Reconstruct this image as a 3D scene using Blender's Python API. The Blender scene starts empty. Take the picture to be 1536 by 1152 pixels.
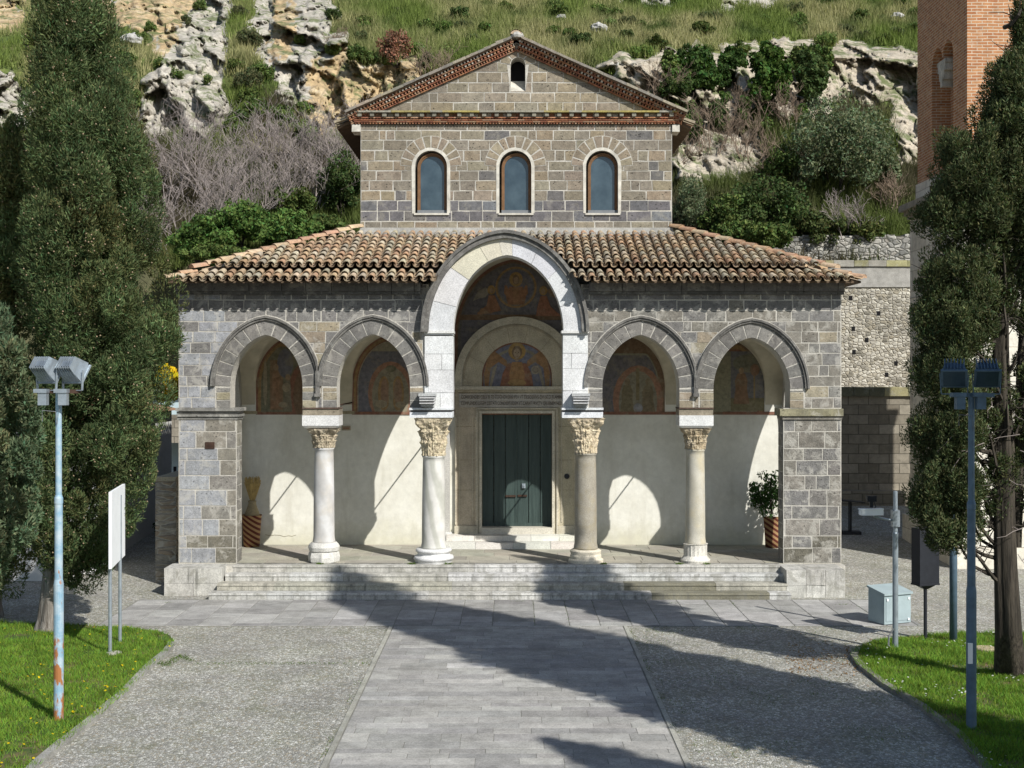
import bpy, math, random
import numpy as np
from mathutils import Vector, Matrix, noise as mnoise
random.seed(7); RNG = np.random.default_rng(11)
R = math.radians; PI = math.pi
SC = bpy.context.scene
COL = SC.collection
# ------------------------------------------------------------------ camera, sky, sun
CAMD, CAMZ, FPX, VX, VY = 32.0, 5.4, 1920.0, 768.0, 562.0
cam = bpy.data.objects.new('camera', bpy.data.cameras.new('camera')); COL.objects.link(cam)
cam.location = (0, -CAMD, CAMZ); cam.rotation_euler = (R(90), 0, 0)
cam.data.lens = 45; cam.data.sensor_width = 36; cam.data.shift_y = -14/1536
cam.data.clip_end = 900; SC.camera = cam
SUNV = Vector((2.81, -3.55, 3.70)).normalized()          # towards the sun
elev = math.asin(SUNV.z); azim = math.atan2(SUNV.x, SUNV.y)
W = bpy.data.worlds.new('World'); SC.world = W; W.use_nodes = True
nt = W.node_tree; sky = nt.nodes.new('ShaderNodeTexSky'); sky.sky_type = 'NISHITA'
sky.sun_disc = False; sky.sun_elevation = elev; sky.sun_rotation = azim; sky.dust_density = 0.6
nt.links.new(sky.outputs[0], nt.nodes['Background'].inputs[0]); nt.nodes['Background'].inputs[1].default_value = 0.085
sl = bpy.data.lights.new('sun', 'SUN'); sl.energy = 4.6; sl.angle = R(0.5); sl.color = (1.0, 0.965, 0.91)
so = bpy.data.objects.new('sun', sl); COL.objects.link(so); so.rotation_euler = (-SUNV).to_track_quat('-Z', 'Y').to_euler()
so.location = (10, -30, 40)
SC.view_settings.view_transform = 'Standard'; SC.view_settings.look = 'None'; SC.view_settings.gamma = 1
SC.view_settings.exposure = 0.35

def PX(px, Y): return (px-VX)*(Y+CAMD)/FPX
def PZ(py, Y): return CAMZ+(VY-py)*(Y+CAMD)/FPX
def P(px, py, Y): return Vector((PX(px, Y), Y, PZ(py, Y)))
def G(px, py, z=0.0):
    D = (CAMZ-z)*FPX/(py-VY); return Vector(((px-VX)*D/FPX, D-CAMD, z))

# ------------------------------------------------------------------ object helpers
def tag(o, label=None, cat=None, group=None, kind=None):
    if label: o['label'] = label
    if cat: o['category'] = cat
    if group: o['group'] = group
    if kind: o['kind'] = kind
    return o
def empty(name, loc, label=None, cat=None, group=None):
    o = bpy.data.objects.new(name, None); COL.objects.link(o); o.location = loc; o.empty_display_size = .2
    return tag(o, label, cat, group)
def wloc(o):
    v = Vector((0, 0, 0))
    while o: v += o.location; o = o.parent
    return v
def mk(name, V, F, mat, parent=None, cols=None, smooth=False, base=None):
    """V: Nx3 world coordinates, F: list of faces or an (M,k) array; one mesh object"""
    V = np.asarray(V, dtype=np.float64).reshape(-1, 3)
    off = np.array(wloc(parent)) if parent else (np.array(base) if base is not None else np.zeros(3))
    me = bpy.data.meshes.new(name)
    if isinstance(F, np.ndarray):
        k = F.shape[1]; n = len(F)
        me.vertices.add(len(V)); me.vertices.foreach_set('co', (V-off).astype(np.float32).ravel())
        me.loops.add(n*k); me.loops.foreach_set('vertex_index', F.astype(np.int32).ravel())
        me.polygons.add(n); me.polygons.foreach_set('loop_start', (np.arange(n)*k).astype(np.int32))
        me.polygons.foreach_set('loop_total', np.full(n, k, dtype=np.int32)); me.update(calc_edges=True)
    else:
        me.from_pydata([tuple(p) for p in (V-off)], [], [tuple(f) for f in F]); me.update()
    if cols is not None:
        c = np.asarray(cols, dtype=np.float32)
        if c.shape[1] == 3: c = np.hstack([c, np.ones((len(c), 1), np.float32)])
        a = me.color_attributes.new('Col', 'FLOAT_COLOR', 'POINT'); a.data.foreach_set('color', c.ravel())
    if smooth: me.polygons.foreach_set('use_smooth', np.ones(len(me.polygons), dtype=bool))
    if mat: me.materials.append(mat)
    o = bpy.data.objects.new(name, me); COL.objects.link(o)
    if parent: o.parent = parent
    elif base is not None: o.location = base
    return o
def copy_tree(o, parent=None):
    c = o.copy(); COL.objects.link(c); c.parent = parent
    for ch in list(o.children): copy_tree(ch, c)
    return c

class MB:
    def __init__(s): s.V = []; s.F = []; s.C = []; s.c = (1, 1, 1)
    def add(s, V, F, c=None):
        n = len(s.V); c = c or s.c
        s.V += [tuple(v) for v in V]; s.F += [tuple(i+n for i in f) for f in F]; s.C += [c]*len(V)
    def box(s, a, b, c=None, j=0.0):
        x0, y0, z0 = a; x1, y1, z1 = b
        V = [(x0,y0,z0),(x1,y0,z0),(x1,y1,z0),(x0,y1,z0),(x0,y0,z1),(x1,y0,z1),(x1,y1,z1),(x0,y1,z1)]
        if j: V = [tuple(q+random.uniform(-j, j) for q in v) for v in V]
        s.add(V, [(0,3,2,1),(4,5,6,7),(0,1,5,4),(1,2,6,5),(2,3,7,6),(3,0,4,7)], c)
    def obox(s, p0, p1, w, h, up=(0, 0, 1), c=None):
        """a beam from p0 to p1, w across, h along up"""
        p0 = Vector(p0); p1 = Vector(p1); d = (p1-p0).normalized(); u = Vector(up); sd = d.cross(u).normalized(); u = sd.cross(d).normalized()
        V = [];
        for p in (p0, p1):
            for a, b in ((-1,-1),(1,-1),(1,1),(-1,1)): V.append(p+sd*a*w/2+u*b*h/2)
        s.add(V, [(0,1,2,3),(7,6,5,4),(0,4,5,1),(1,5,6,2),(2,6,7,3),(3,7,4,0)], c)
    def lathe(s, c0, prof, n=24, c=None, cap=True):
        """prof: (r, z) upwards, world centre c0=(x,y)"""
        V = []; F = []; m = len(prof)
        for r, z in prof:
            for k in range(n):
                a = 2*PI*k/n; V.append((c0[0]+r*math.cos(a), c0[1]+r*math.sin(a), z))
        for i in range(m-1):
            for k in range(n):
                F.append((i*n+k, i*n+(k+1) % n, (i+1)*n+(k+1) % n, (i+1)*n+k))
        if cap: F.append(tuple(reversed(range(n)))); F.append(tuple((m-1)*n+k for k in range(n)))
        s.add(V, F, c)
    def tube(s, pts, rad, n=6, c=None):
        pts = [Vector(p) for p in pts]; m = len(pts); V = []; F = []
        rads = rad if isinstance(rad, (list, tuple)) else [rad]*m
        for i, p in enumerate(pts):
            d = (pts[min(i+1, m-1)]-pts[max(i-1, 0)]).normalized()
            u = d.cross(Vector((0.13, 0.21, 1)) if abs(d.z) < .9 else Vector((1, .1, 0))).normalized(); v = d.cross(u)
            for k in range(n):
                a = 2*PI*k/n; V.append(p+(u*math.cos(a)+v*math.sin(a))*rads[i])
        for i in range(m-1):
            for k in range(n): F.append((i*n+k, i*n+(k+1) % n, (i+1)*n+(k+1) % n, (i+1)*n+k))
        F.append(tuple(range(n))[::-1]); F.append(tuple((m-1)*n+k for k in range(n)))
        s.add(V, F, c)
    def prism(s, poly, y0, y1, c=None, front=True):
        """poly in (x,z), extruded in y"""
        n = len(poly); V = [(x, y0, z) for x, z in poly]+[(x, y1, z) for x, z in poly]
        F = [(i, (i+1) % n, n+(i+1) % n, n+i) for i in range(n)]
        if front: F += [tuple(range(n))[::-1], tuple(range(n, 2*n))]
        s.add(V, F, c)
    def mk(s, name, mat, parent=None, smooth=False, base=None):
        return mk(name, s.V, s.F, mat, parent, s.C, smooth, base)

# ------------------------------------------------------------------ materials
def sock(n, k): return n.inputs[k]
class Mat:
    def __init__(s, name, rough=.85, metal=0.0, spec=.3):
        s.m = bpy.data.materials.new(name); s.m.use_nodes = True; s.t = s.m.node_tree; s.N = s.t.nodes; s.L = s.t.links
        s.b = s.N['Principled BSDF']; s.b.inputs['Roughness'].default_value = rough; s.b.inputs['Metallic'].default_value = metal
        s.b.inputs['Specular IOR Level'].default_value = spec
        g = s.N.new('ShaderNodeNewGeometry'); s.pos = g.outputs['Position']; s.hs = []
    def mapping(s, scale=(1, 1, 1), rot=(0, 0, 0), src=None):
        m = s.N.new('ShaderNodeMapping'); s.L.new(src or s.pos, m.inputs[0]); m.inputs['Scale'].default_value = scale; m.inputs['Rotation'].default_value = rot
        return m.outputs[0]
    def noise(s, sc, det=3, rough=.6, vec=None, dist=0.0):
        n = s.N.new('ShaderNodeTexNoise'); s.L.new(vec or s.pos, n.inputs['Vector']); n.inputs['Scale'].default_value = sc
        n.inputs['Detail'].default_value = det; n.inputs['Roughness'].default_value = rough; n.inputs['Distortion'].default_value = dist
        return n.outputs['Fac']
    def vor(s, sc, feat='F1', vec=None, out='Distance', rnd=1.0):
        n = s.N.new('ShaderNodeTexVoronoi'); s.L.new(vec or s.pos, n.inputs['Vector']); n.inputs['Scale'].default_value = sc; n.feature = feat
        n.inputs['Randomness'].default_value = rnd
        return n.outputs[out]
    def ramp(s, f, stops):
        n = s.N.new('ShaderNodeValToRGB'); s.L.new(f, n.inputs[0]); e = n.color_ramp.elements
        while len(e) < len(stops): e.new(0.5)
        for k, (p, c) in enumerate(stops):
            e[k].position = p; e[k].color = (c, c, c, 1) if isinstance(c, (int, float)) else (*c, 1)
        return n.outputs[0]
    def mix(s, f, a, b, mode='MIX'):
        n = s.N.new('ShaderNodeMix'); n.data_type = 'RGBA'; n.blend_type = mode
        for i, v in ((0, f), (6, a), (7, b)):
            if isinstance(v, (int, float)): n.inputs[i].default_value = v if i == 0 else (v, v, v, 1)
            elif isinstance(v, tuple): n.inputs[i].default_value = (*v, 1)
            else: s.L.new(v, n.inputs[i])
        return n.outputs[2]
    def math(s, op, a, b=0.0):
        n = s.N.new('ShaderNodeMath'); n.operation = op
        for i, v in ((0, a), (1, b)):
            if isinstance(v, (int, float)): n.inputs[i].default_value = v
            else: s.L.new(v, n.inputs[i])
        return n.outputs[0]
    def attr(s, name='Col'):
        n = s.N.new('ShaderNodeVertexColor'); n.layer_name = name; return n.outputs[0]
    def sepz(s, k=2):
        n = s.N.new('ShaderNodeSeparateXYZ'); s.L.new(s.pos, n.inputs[0]); return n.outputs[k]
    def color(s, c):
        if isinstance(c, tuple): s.b.inputs['Base Color'].default_value = (*c, 1)
        else: s.L.new(c, s.b.inputs['Base Color'])
    def bump(s, h, strength=.5, dist=.02):
        n = s.N.new('ShaderNodeBump'); s.L.new(h, n.inputs['Height']); n.inputs['Strength'].default_value = strength; n.inputs['Distance'].default_value = dist
        if s.hs: s.L.new(s.hs[-1], n.inputs['Normal'])
        s.hs.append(n.outputs[0]); s.L.new(n.outputs[0], s.b.inputs['Normal'])

def stone(name, base=None, var=(.75, 1.2), sc=6, pits=.5, smear=.0, smearc=(.62, .6, .54), rough=.9, bump=.5, bd=.015, streak=0.0, streakc=.35, lich=0.0):
    m = Mat(name, rough); c = m.attr() if base is None else None
    v = m.ramp(m.noise(sc, 5, .65), [(.3, var[0]), (.7, var[1])])
    c = m.mix(1.0, c if c is not None else base, v, 'MULTIPLY')
    v2 = m.ramp(m.noise(.7, 3, .6), [(.3, .86), (.7, 1.1)]); c = m.mix(1.0, c, v2, 'MULTIPLY')
    fine = m.noise(38, 4, .75); c = m.mix(1.0, c, m.ramp(fine, [(.3, .68), (.7, 1.32)]), 'MULTIPLY')
    if streak:
        st = m.noise(1.0, 4, .7, m.mapping((9, 9, 1.1))); c = m.mix(m.math('MULTIPLY', m.ramp(st, [(.5, 0.0), (.72, 1.0)]), streak), c, (streakc*.9, streakc*.9, streakc*.8))
    if smear:
        sm = m.noise(2.6, 6, .72, dist=.4); c = m.mix(m.math('MULTIPLY', m.ramp(sm, [(.56-.09*smear, 0.0), (.64-.07*smear, 1.0)]), smear), c, smearc)
    if lich:
        li = m.noise(5, 5, .75); c = m.mix(m.math('MULTIPLY', m.ramp(li, [(.6, 0.0), (.68, 1.0)]), lich), c, (.30, .24, .05))
    if pits:
        p = m.ramp(m.vor(9, vec=m.mapping((1, 1, 1.4))), [(.16, 0.0), (.26, 1.0)])
        p2 = m.ramp(m.noise(5, 3), [(.47, 1.0), (.56, 0.0)]); p = m.math('MAXIMUM', p, p2)
        c = m.mix(1.0, c, m.ramp(p, [(0, 1-pits), (1, 1.0)]), 'MULTIPLY')
    m.color(c); m.bump(m.noise(24, 5, .7), bump, bd)
    return m.m
def plain(name, c, rough=.6, metal=0.0, var=.12, sc=8, spec=.3, bump=.1):
    m = Mat(name, rough, metal, spec)
    m.color(m.mix(1.0, c, m.ramp(m.noise(sc, 5, .65), [(.3, 1-var), (.7, 1+var)]), 'MULTIPLY'))
    if bump: m.bump(m.noise(sc*6, 3), bump, .004)
    return m.m
M = {}
M['ashlar'] = stone('grey_lava_ashlar', var=(.68, 1.25), sc=5, pits=.6, smear=.5, smearc=(.46, .445, .40), streak=.3, streakc=.2)
M['worn'] = stone('worn_patched_ashlar', var=(.6, 1.3), sc=5, pits=.6, smear=.65, smearc=(.42, .405, .36), streak=.45, streakc=.16, bump=.8, bd=.03)
M['tufa'] = stone('tufa_ashlar', var=(.72, 1.22), sc=7, pits=.75, smear=.22, smearc=(.42, .39, .31))
M['mortar'] = stone('lime_mortar', (.47, .45, .40), (.8, 1.12), 4, 0, bump=.7, streak=.12, streakc=.25)
M['mortar_dark'] = stone('grey_mortar', (.38, .37, .34), (.75, 1.15), 4, 0, bump=.6)
M['voussoir'] = stone('dark_voussoir_stone', var=(.72, 1.25), sc=6, pits=.5, smear=.35, smearc=(.4, .38, .33))
M['hood'] = stone('weathered_hood_stone', (.135, .13, .12), (.6, 1.4), 5, .2, smear=.35, smearc=(.33, .33, .3), bump=.6)
M['marble'] = stone('white_marble', var=(.9, 1.05), sc=3, pits=.12, smear=.0, streak=.12, streakc=.45, bump=.25, rough=.6)
M['warm_marble'] = stone('aged_warm_marble', var=(.75, 1.12), sc=3, pits=.15, smear=.2, smearc=(.5, .43, .3), streak=.3, streakc=.28, bump=.35, rough=.7)
M['steps'] = stone('worn_step_marble', var=(.72, 1.12), sc=4, pits=.1, smear=.5, smearc=(.20, .195, .16), streak=.85, streakc=.15, bump=.5)
M['floor'] = stone('portico_floor_slab', var=(.8, 1.15), sc=2.5, pits=0, smear=.2, smearc=(.36, .33, .24), bump=.25)
M['slab'] = stone('plaza_slab', var=(.78, 1.22), sc=3, pits=.0, smear=.25, smearc=(.38, .378, .365), bump=.7, bd=.012)
M['hip'] = stone('roof_tile', var=(.72, 1.2), sc=9, pits=.15, smear=.35, smearc=(.34, .31, .22), bump=.6, lich=.18)
M['brick_trim'] = stone('brick_trim', var=(.7, 1.25), sc=12, pits=.1, smear=.2, smearc=(.4, .34, .25), bump=.5)
M['dark'] = plain('painted_shade_black', (.006, .006, .007), .9, var=.1, bump=0)  # near-black colour painted in for the shade inside openings and holes
M['timber'] = plain('soffit_timber', (.10, .07, .045), .85, var=.35, sc=5, bump=.3)
M['winwood'] = plain('window_frame_wood', (.16, .085, .038), .6, var=.3, sc=7, bump=.2)
M['wgrey'] = plain('window_sill_grey', (.16, .17, .18), .6)
M['iron'] = plain('rusty_iron', (.06, .035, .025), .8, .3, var=.4)
M['galv'] = plain('galvanised_metal', (.33, .38, .42), .42, .55, var=.2, sc=6)
M['lampdark'] = plain('blue_grey_paint', (.10, .155, .21), .5, .2, var=.2, sc=6)
M['boxblue'] = plain('pale_blue_cabinet_paint', (.30, .37, .385), .5, 0, var=.1, sc=4)
M['black'] = plain('matt_black_paint', (.018, .020, .026), .5, 0, var=.2)
M['white'] = plain('white_panel_paint', (.84, .87, .88), .5, 0, var=.05, sc=3)
M['wplaster'] = plain('window_reveal_plaster', (.50, .48, .42), .9, var=.3, sc=5)
M['soil'] = plain('earth', (.14, .10, .06), .95, var=.4, sc=5, bump=.6)
M['houseblue'] = plain('pale_blue_plaster', (.42, .52, .55), .9, var=.08, sc=2)
M['housewhite'] = plain('white_plaster', (.6, .6, .58), .9, var=.08, sc=2)
M['fencewood'] = plain('dark_fence_wood', (.03, .03, .028), .9, var=.3)

def mat_plaster():
    m = Mat('portico_plaster', .92); z = m.sepz()
    c = m.mix(m.ramp(m.noise(1.2, 5, .6), [(.35, 0.0), (.7, 1.0)]), (.62, .61, .54), (.72, .715, .65))
    low = m.ramp(m.math('ADD', z, m.math('MULTIPLY', m.noise(2.2, 5, .7), .9)), [(.30, 1.0), (.52, 0.0)])
    n = m.N.new('ShaderNodeMapRange'); m.L.new(m.math('ADD', z, m.math('MULTIPLY', m.noise(2.2, 5, .7), 1.2)), n.inputs[0])
    n.inputs[1].default_value = 1.35; n.inputs[2].default_value = 2.0; n.inputs[3].default_value = 1; n.inputs[4].default_value = 0
    c = m.mix(m.math('MULTIPLY', n.outputs[0], .55), c, (.48, .46, .32))
    c = m.mix(1.0, c, m.ramp(m.noise(6, 6, .7), [(.3, .9), (.7, 1.06)]), 'MULTIPLY')
    c = m.mix(m.math('MULTIPLY', m.ramp(m.noise(1.0, 6, .7, m.mapping((3, 3, .5))), [(.52, 0.0), (.7, 1.0)]), .35), c, (.44, .42, .34))
    m.color(c); m.bump(m.noise(14, 5, .65), .35, .01); return m.m
M['plaster'] = mat_plaster()
def mat_vault():
    m = Mat('vault_plaster', .92); m.color(m.mix(1.0, (.50, .46, .36), m.ramp(m.noise(2, 5), [(.3, .75), (.7, 1.1)]), 'MULTIPLY')); m.bump(m.noise(14, 4), .3, .01); return m.m
M['vault'] = mat_vault()
def mat_shaft(name, a, b, veins=0.0, speck=0.0, patch=None):
    m = Mat(name, .55)
    w = m.N.new('ShaderNodeTexWave'); m.L.new(m.mapping((1, 1, .55), (0, R(28), R(20))), w.inputs[0]); w.inputs['Scale'].default_value = .9; w.inputs['Distortion'].default_value = 7; w.inputs['Detail'].default_value = 3
    c = m.mix(m.math('MULTIPLY', m.ramp(w.outputs['Fac'], [(.2, 0.0), (.8, 1.0)]), veins), a, b)
    if speck: c = m.mix(1.0, c, m.ramp(m.noise(75, 2, .8), [(.35, 1-speck), (.65, 1+speck)]), 'MULTIPLY')
    if patch: c = m.mix(m.ramp(m.noise(1.7, 5, .7), [(.48, 0.0), (.62, .8)]), c, patch)
    c = m.mix(1.0, c, m.ramp(m.noise(3, 5), [(.3, .85), (.7, 1.1)]), 'MULTIPLY')
    m.color(c); m.bump(m.noise(30, 4), .2, .006); return m.m
M['shaft_white'] = mat_shaft('grey_white_marble_shaft', (.55, .55, .54), (.40, .39, .37), .6, 0, (.5, .47, .42))
M['shaft_cipollino'] = mat_shaft('veined_marble_shaft', (.60, .59, .55), (.33, .335, .28), .6, .05)
M['shaft_granite'] = mat_shaft('grey_granite_shaft', (.32, .295, .24), (.26, .235, .185), .3, .35, (.30, .26, .175))
M['shaft_cream'] = mat_shaft('cream_granite_shaft', (.47, .45, .38), (.4, .37, .28), .4, .18, (.45, .40, .28))
def mat_door():
    m = Mat('door_paint', .5); g = m.noise(1.0, 5, .7, m.mapping((22, 22, 1.2)))
    c = m.mix(m.ramp(g, [(.35, 0.0), (.7, 1.0)]), (.027, .043, .040), (.058, .086, .078))
    c = m.mix(m.ramp(m.noise(7, 5, .75), [(.66, 0.0), (.72, .5)]), c, (.16, .2, .19)); m.color(c); m.bump(g, .3, .006); return m.m
M['door'] = mat_door()
def mat_glass():
    m = Mat('window_pane_glass', .12, 0, .8); m.color(m.mix(m.ramp(m.noise(2.5, 4), [(.35, 0.0), (.7, 1.0)]), (.028, .048, .064), (.055, .085, .105))); m.bump(m.noise(2.0, 2), .05, .01); return m.m
M['glass'] = mat_glass()
def mat_fresco():
    m = Mat('fresco_paint', .9); c = m.mix(.5, m.attr(), (.20, .165, .115)); c = m.mix(1.0, c, m.ramp(m.noise(9, 6, .75), [(.3, .6), (.7, 1.35)]), 'MULTIPLY')
    c = m.mix(m.ramp(m.noise(3.5, 7, .75), [(.52, 0.0), (.66, .6)]), c, (.27, .235, .165))
    m.color(c); m.bump(m.noise(20, 4), .2, .005); return m.m
M['fresco'] = mat_fresco()
def mat_foliage(name, trans=.25, rough=.75):
    m = Mat(name, rough, 0, .15); c = m.attr(); m.color(c)
    t = m.N.new('ShaderNodeBsdfTranslucent'); m.L.new(m.mix(1.0, c, (1.0, 1.15, .6), 'MULTIPLY'), t.inputs[0])
    x = m.N.new('ShaderNodeMixShader'); x.inputs[0].default_value = trans; m.L.new(m.b.outputs[0], x.inputs[1]); m.L.new(t.outputs[0], x.inputs[2])
    m.L.new(x.outputs[0], m.N['Material Output'].inputs[0]); return m.m
M['leaf'] = mat_foliage('leaf'); M['grassblade'] = mat_foliage('grass_blade', .35)
def mat_bark(name, a, b):
    m = Mat(name, .95); g = m.noise(1.0, 5, .7, m.mapping((14, 14, 1.3)))
    m.color(m.mix(m.ramp(g, [(.35, 0.0), (.65, 1.0)]), a, b)); m.bump(g, 1.0, .05); return m.m
M['bark'] = mat_bark('cypress_bark', (.09, .075, .06), (.30, .28, .25))
M['bark_dark'] = mat_bark('dark_bark', (.022, .019, .015), (.085, .072, .055))
M['twig'] = plain('bare_twig', (.29, .25, .23), .9, var=.3, sc=1.0, bump=0)
M['twig_brown'] = plain('brown_twig', (.22, .165, .12), .9, var=.3, sc=1.0, bump=0)

def mat_cobble():
    m = Mat('cobblestone', .85); v = m.mapping((1, .8, 1)); sc = 27
    idc = m.vor(sc, vec=v, out='Color'); d = m.vor(sc, 'DISTANCE_TO_EDGE', vec=v)
    s = m.N.new('ShaderNodeSeparateColor'); m.L.new(idc, s.inputs[0])
    c = m.ramp(s.outputs[0], [(0, (.20, .20, .18)), (.35, (.31, .305, .275)), (.7, (.40, .395, .36)), (1, (.60, .595, .55))])
    c = m.mix(m.ramp(s.outputs[1], [(.8, 0.0), (.9, .5)]), c, (.30, .24, .15))
    big = m.noise(.75, 7, .75); c = m.mix(1.0, c, m.ramp(big, [(.3, .70), (.7, 1.25)]), 'MULTIPLY')
    joint = m.mix(m.ramp(m.noise(.8, 5, .7), [(.42, 0.0), (.6, 1.0)]), (.20, .19, .165), (.17, .175, .10))
    c = m.mix(m.ramp(d, [(.02, 0.0), (.09, 1.0)]), joint, c)
    c = m.mix(m.ramp(m.noise(1.3, 6, .75), [(.56, 0.0), (.68, .5)]), c, (.13, .135, .07))
    m.color(c); m.bump(m.ramp(d, [(0, 0.0), (.25, 1.0)]), .6, .015); m.bump(m.noise(60, 2), .2, .004); return m.m
M['cobble'] = mat_cobble()
def mat_lawn():
    m = Mat('lawn_soil', .95); c = m.mix(m.ramp(m.noise(1.4, 5, .7), [(.45, 0.0), (.62, 1.0)]), (.05, .085, .018), (.16, .12, .06))
    m.color(c); m.bump(m.noise(20, 4), .6, .03); return m.m
M['lawn'] = mat_lawn()
def mat_rubble(name, cols, mort, sc, jw=.06, sh=(1, 1, 1.5), lich=.1, dark=None):
    m = Mat(name, .92); v = m.mapping(sh); v2 = m.N.new('ShaderNodeVectorMath'); v2.operation = 'ADD'; m.L.new(v, v2.inputs[0])
    nn = m.N.new('ShaderNodeTexNoise'); nn.inputs['Scale'].default_value = sc*.6; m.L.new(m.pos, nn.inputs[0])
    q = m.N.new('ShaderNodeVectorMath'); q.operation = 'SCALE'; m.L.new(nn.outputs['Color'], q.inputs[0]); q.inputs['Scale'].default_value = .5/sc*1.2; m.L.new(q.outputs[0], v2.inputs[1]); v = v2.outputs[0]
    idc = m.vor(sc, vec=v, out='Color', rnd=.85); d = m.vor(sc, 'DISTANCE_TO_EDGE', vec=v, rnd=.85)
    s = m.N.new('ShaderNodeSeparateColor'); m.L.new(idc, s.inputs[0])
    c = m.ramp(s.outputs[0], [(i/(len(cols)-1), k) for i, k in enumerate(cols)])
    c = m.mix(m.ramp(d, [(jw*.5, 0.0), (jw*1.4, 1.0)]), mort, c)
    c = m.mix(1.0, c, m.ramp(m.noise(.5, 5, .6), [(.3, .8), (.7, 1.15)]), 'MULTIPLY')
    c = m.mix(1.0, c, m.ramp(m.noise(12, 5, .7), [(.3, .8), (.7, 1.2)]), 'MULTIPLY')
    c = m.mix(m.math('MULTIPLY', m.ramp(m.noise(.9, 6, .7), [(.55, 0.0), (.65, 1.0)]), .5), c, mort)
    if lich: c = m.mix(m.math('MULTIPLY', m.ramp(m.noise(2, 6, .8), [(.6, 0.0), (.66, 1.0)]), lich), c, (.3, .25, .07))
    m.color(c); m.bump(m.ramp(d, [(0, 0.0), (.2, 1.0)]), .8, .05); m.bump(m.noise(14, 4), .4, .02); return m.m
M['rubble'] = mat_rubble('rubble_wall', [(.16, .15, .12), (.36, .34, .29), (.52, .50, .43), (.27, .24, .18)], (.42, .385, .30), 5.6, .06)
M['drystone'] = mat_rubble('dry_stone', [(.16, .16, .15), (.32, .31, .28), (.42, .41, .37), (.25, .23, .2)], (.08, .08, .065), 3.2, .04, (1, 1, 1.7), .4)
M['stub'] = mat_rubble('stub_wall_stone', [(.28, .26, .22), (.40, .37, .31), (.34, .27, .20), (.46, .43, .36)], (.48, .45, .38), 3.0, .04, (.7, .7, 2.6), .2)
def mat_brick(name, c1, c2, mort, scx=1.0, rows=.065, bw=.26, ms=.012, smear=.4):
    m = Mat(name, .9)
    # bricks follow each wall: u = x + y (walls are axis aligned), v = z
    sep = m.N.new('ShaderNodeSeparateXYZ'); m.L.new(m.pos, sep.inputs[0]); cmb = m.N.new('ShaderNodeCombineXYZ')
    m.L.new(m.math('ADD', sep.outputs[0], sep.outputs[1]), cmb.inputs[0]); m.L.new(sep.outputs[2], cmb.inputs[1])
    wob = m.N.new('ShaderNodeTexNoise'); wob.inputs['Scale'].default_value = 1.5; m.L.new(m.pos, wob.inputs[0])
    q = m.N.new('ShaderNodeVectorMath'); q.operation = 'SCALE'; m.L.new(wob.outputs['Color'], q.inputs[0]); q.inputs['Scale'].default_value = .05
    a = m.N.new('ShaderNodeVectorMath'); a.operation = 'ADD'; m.L.new(cmb.outputs[0], a.inputs[0]); m.L.new(q.outputs[0], a.inputs[1])
    b = m.N.new('ShaderNodeTexBrick'); m.L.new(a.outputs[0], b.inputs[0]); b.inputs['Scale'].default_value = 1; b.inputs['Brick Width'].default_value = bw
    b.inputs['Row Height'].default_value = rows; b.inputs['Mortar Size'].default_value = ms; b.inputs['Mortar Smooth'].default_value = .3; b.inputs['Bias'].default_value = 0
    b.inputs['Color1'].default_value = (*c1, 1); b.inputs['Color2'].default_value = (*c2, 1); b.inputs['Mortar'].default_value = (*mort, 1)
    c = m.mix(1.0, b.outputs[0], m.ramp(m.noise(4, 6, .75), [(.3, .72), (.7, 1.25)]), 'MULTIPLY')
    c = m.mix(m.math('MULTIPLY', m.ramp(m.noise(2.2, 7, .75, dist=.5), [(.56, 0.0), (.66, 1.0)]), smear), c, mort)
    m.color(c); m.bump(b.outputs['Fac'], -.6, .01); m.bump(m.noise(25, 4), .4, .01); return m.m
M['brick'] = mat_brick('tower_brick', (.34, .135, .055), (.44, .22, .10), (.50, .42, .32), rows=.085, bw=.30, smear=.35)
M['bigblock'] = mat_brick('dark_block_wall', (.17, .15, .115), (.30, .27, .215), (.10, .09, .07), rows=.36, bw=.75, ms=.018, smear=.4)
M['towerstone'] = mat_brick('tower_marble', (.60, .56, .47), (.72, .69, .60), (.38, .34, .27), rows=.62, bw=1.3, ms=.012, smear=.15)
def mat_post():
    m = Mat('peeling_blue_paint', .6, .1); z = m.sepz()
    c = m.mix(m.ramp(m.noise(5, 5, .7), [(.4, 0.0), (.65, 1.0)]), (.22, .36, .46), (.42, .50, .54))
    n = m.N.new('ShaderNodeMapRange'); m.L.new(z, n.inputs[0]); n.inputs[1].default_value = 0; n.inputs[2].default_value = 3.6; n.inputs[3].default_value = .16; n.inputs[4].default_value = -.12
    f = m.math('ADD', m.noise(1.0, 5, .7, m.mapping((6, 6, 2.2))), n.outputs[0])
    c = m.mix(m.ramp(f, [(.56, 0.0), (.62, 1.0)]), c, (.33, .14, .05)); m.color(c); m.bump(m.noise(30, 3), .3, .004); return m.m
M['post'] = mat_post()
def mat_basket():
    m = Mat('woven_basket', .85); w = m.N.new('ShaderNodeTexWave'); m.L.new(m.mapping((1, 1, 1), (0, R(-35), 0)), w.inputs[0]); w.inputs['Scale'].default_value = 2.6; w.inputs['Distortion'].default_value = .6; w.bands_direction = 'Z'
    m.color(m.mix(m.ramp(w.outputs['Fac'], [(.45, 0.0), (.55, 1.0)]), (.10, .022, .014), (.34, .21, .10))); m.bump(m.noise(70, 2), .5, .01); return m.m
M['basket'] = mat_basket()
M['straw'] = plain('straw', (.46, .34, .14), .9, var=.3, sc=12)
M['burlap'] = plain('sackcloth', (.30, .25, .15), .95, var=.25, sc=15)

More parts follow.
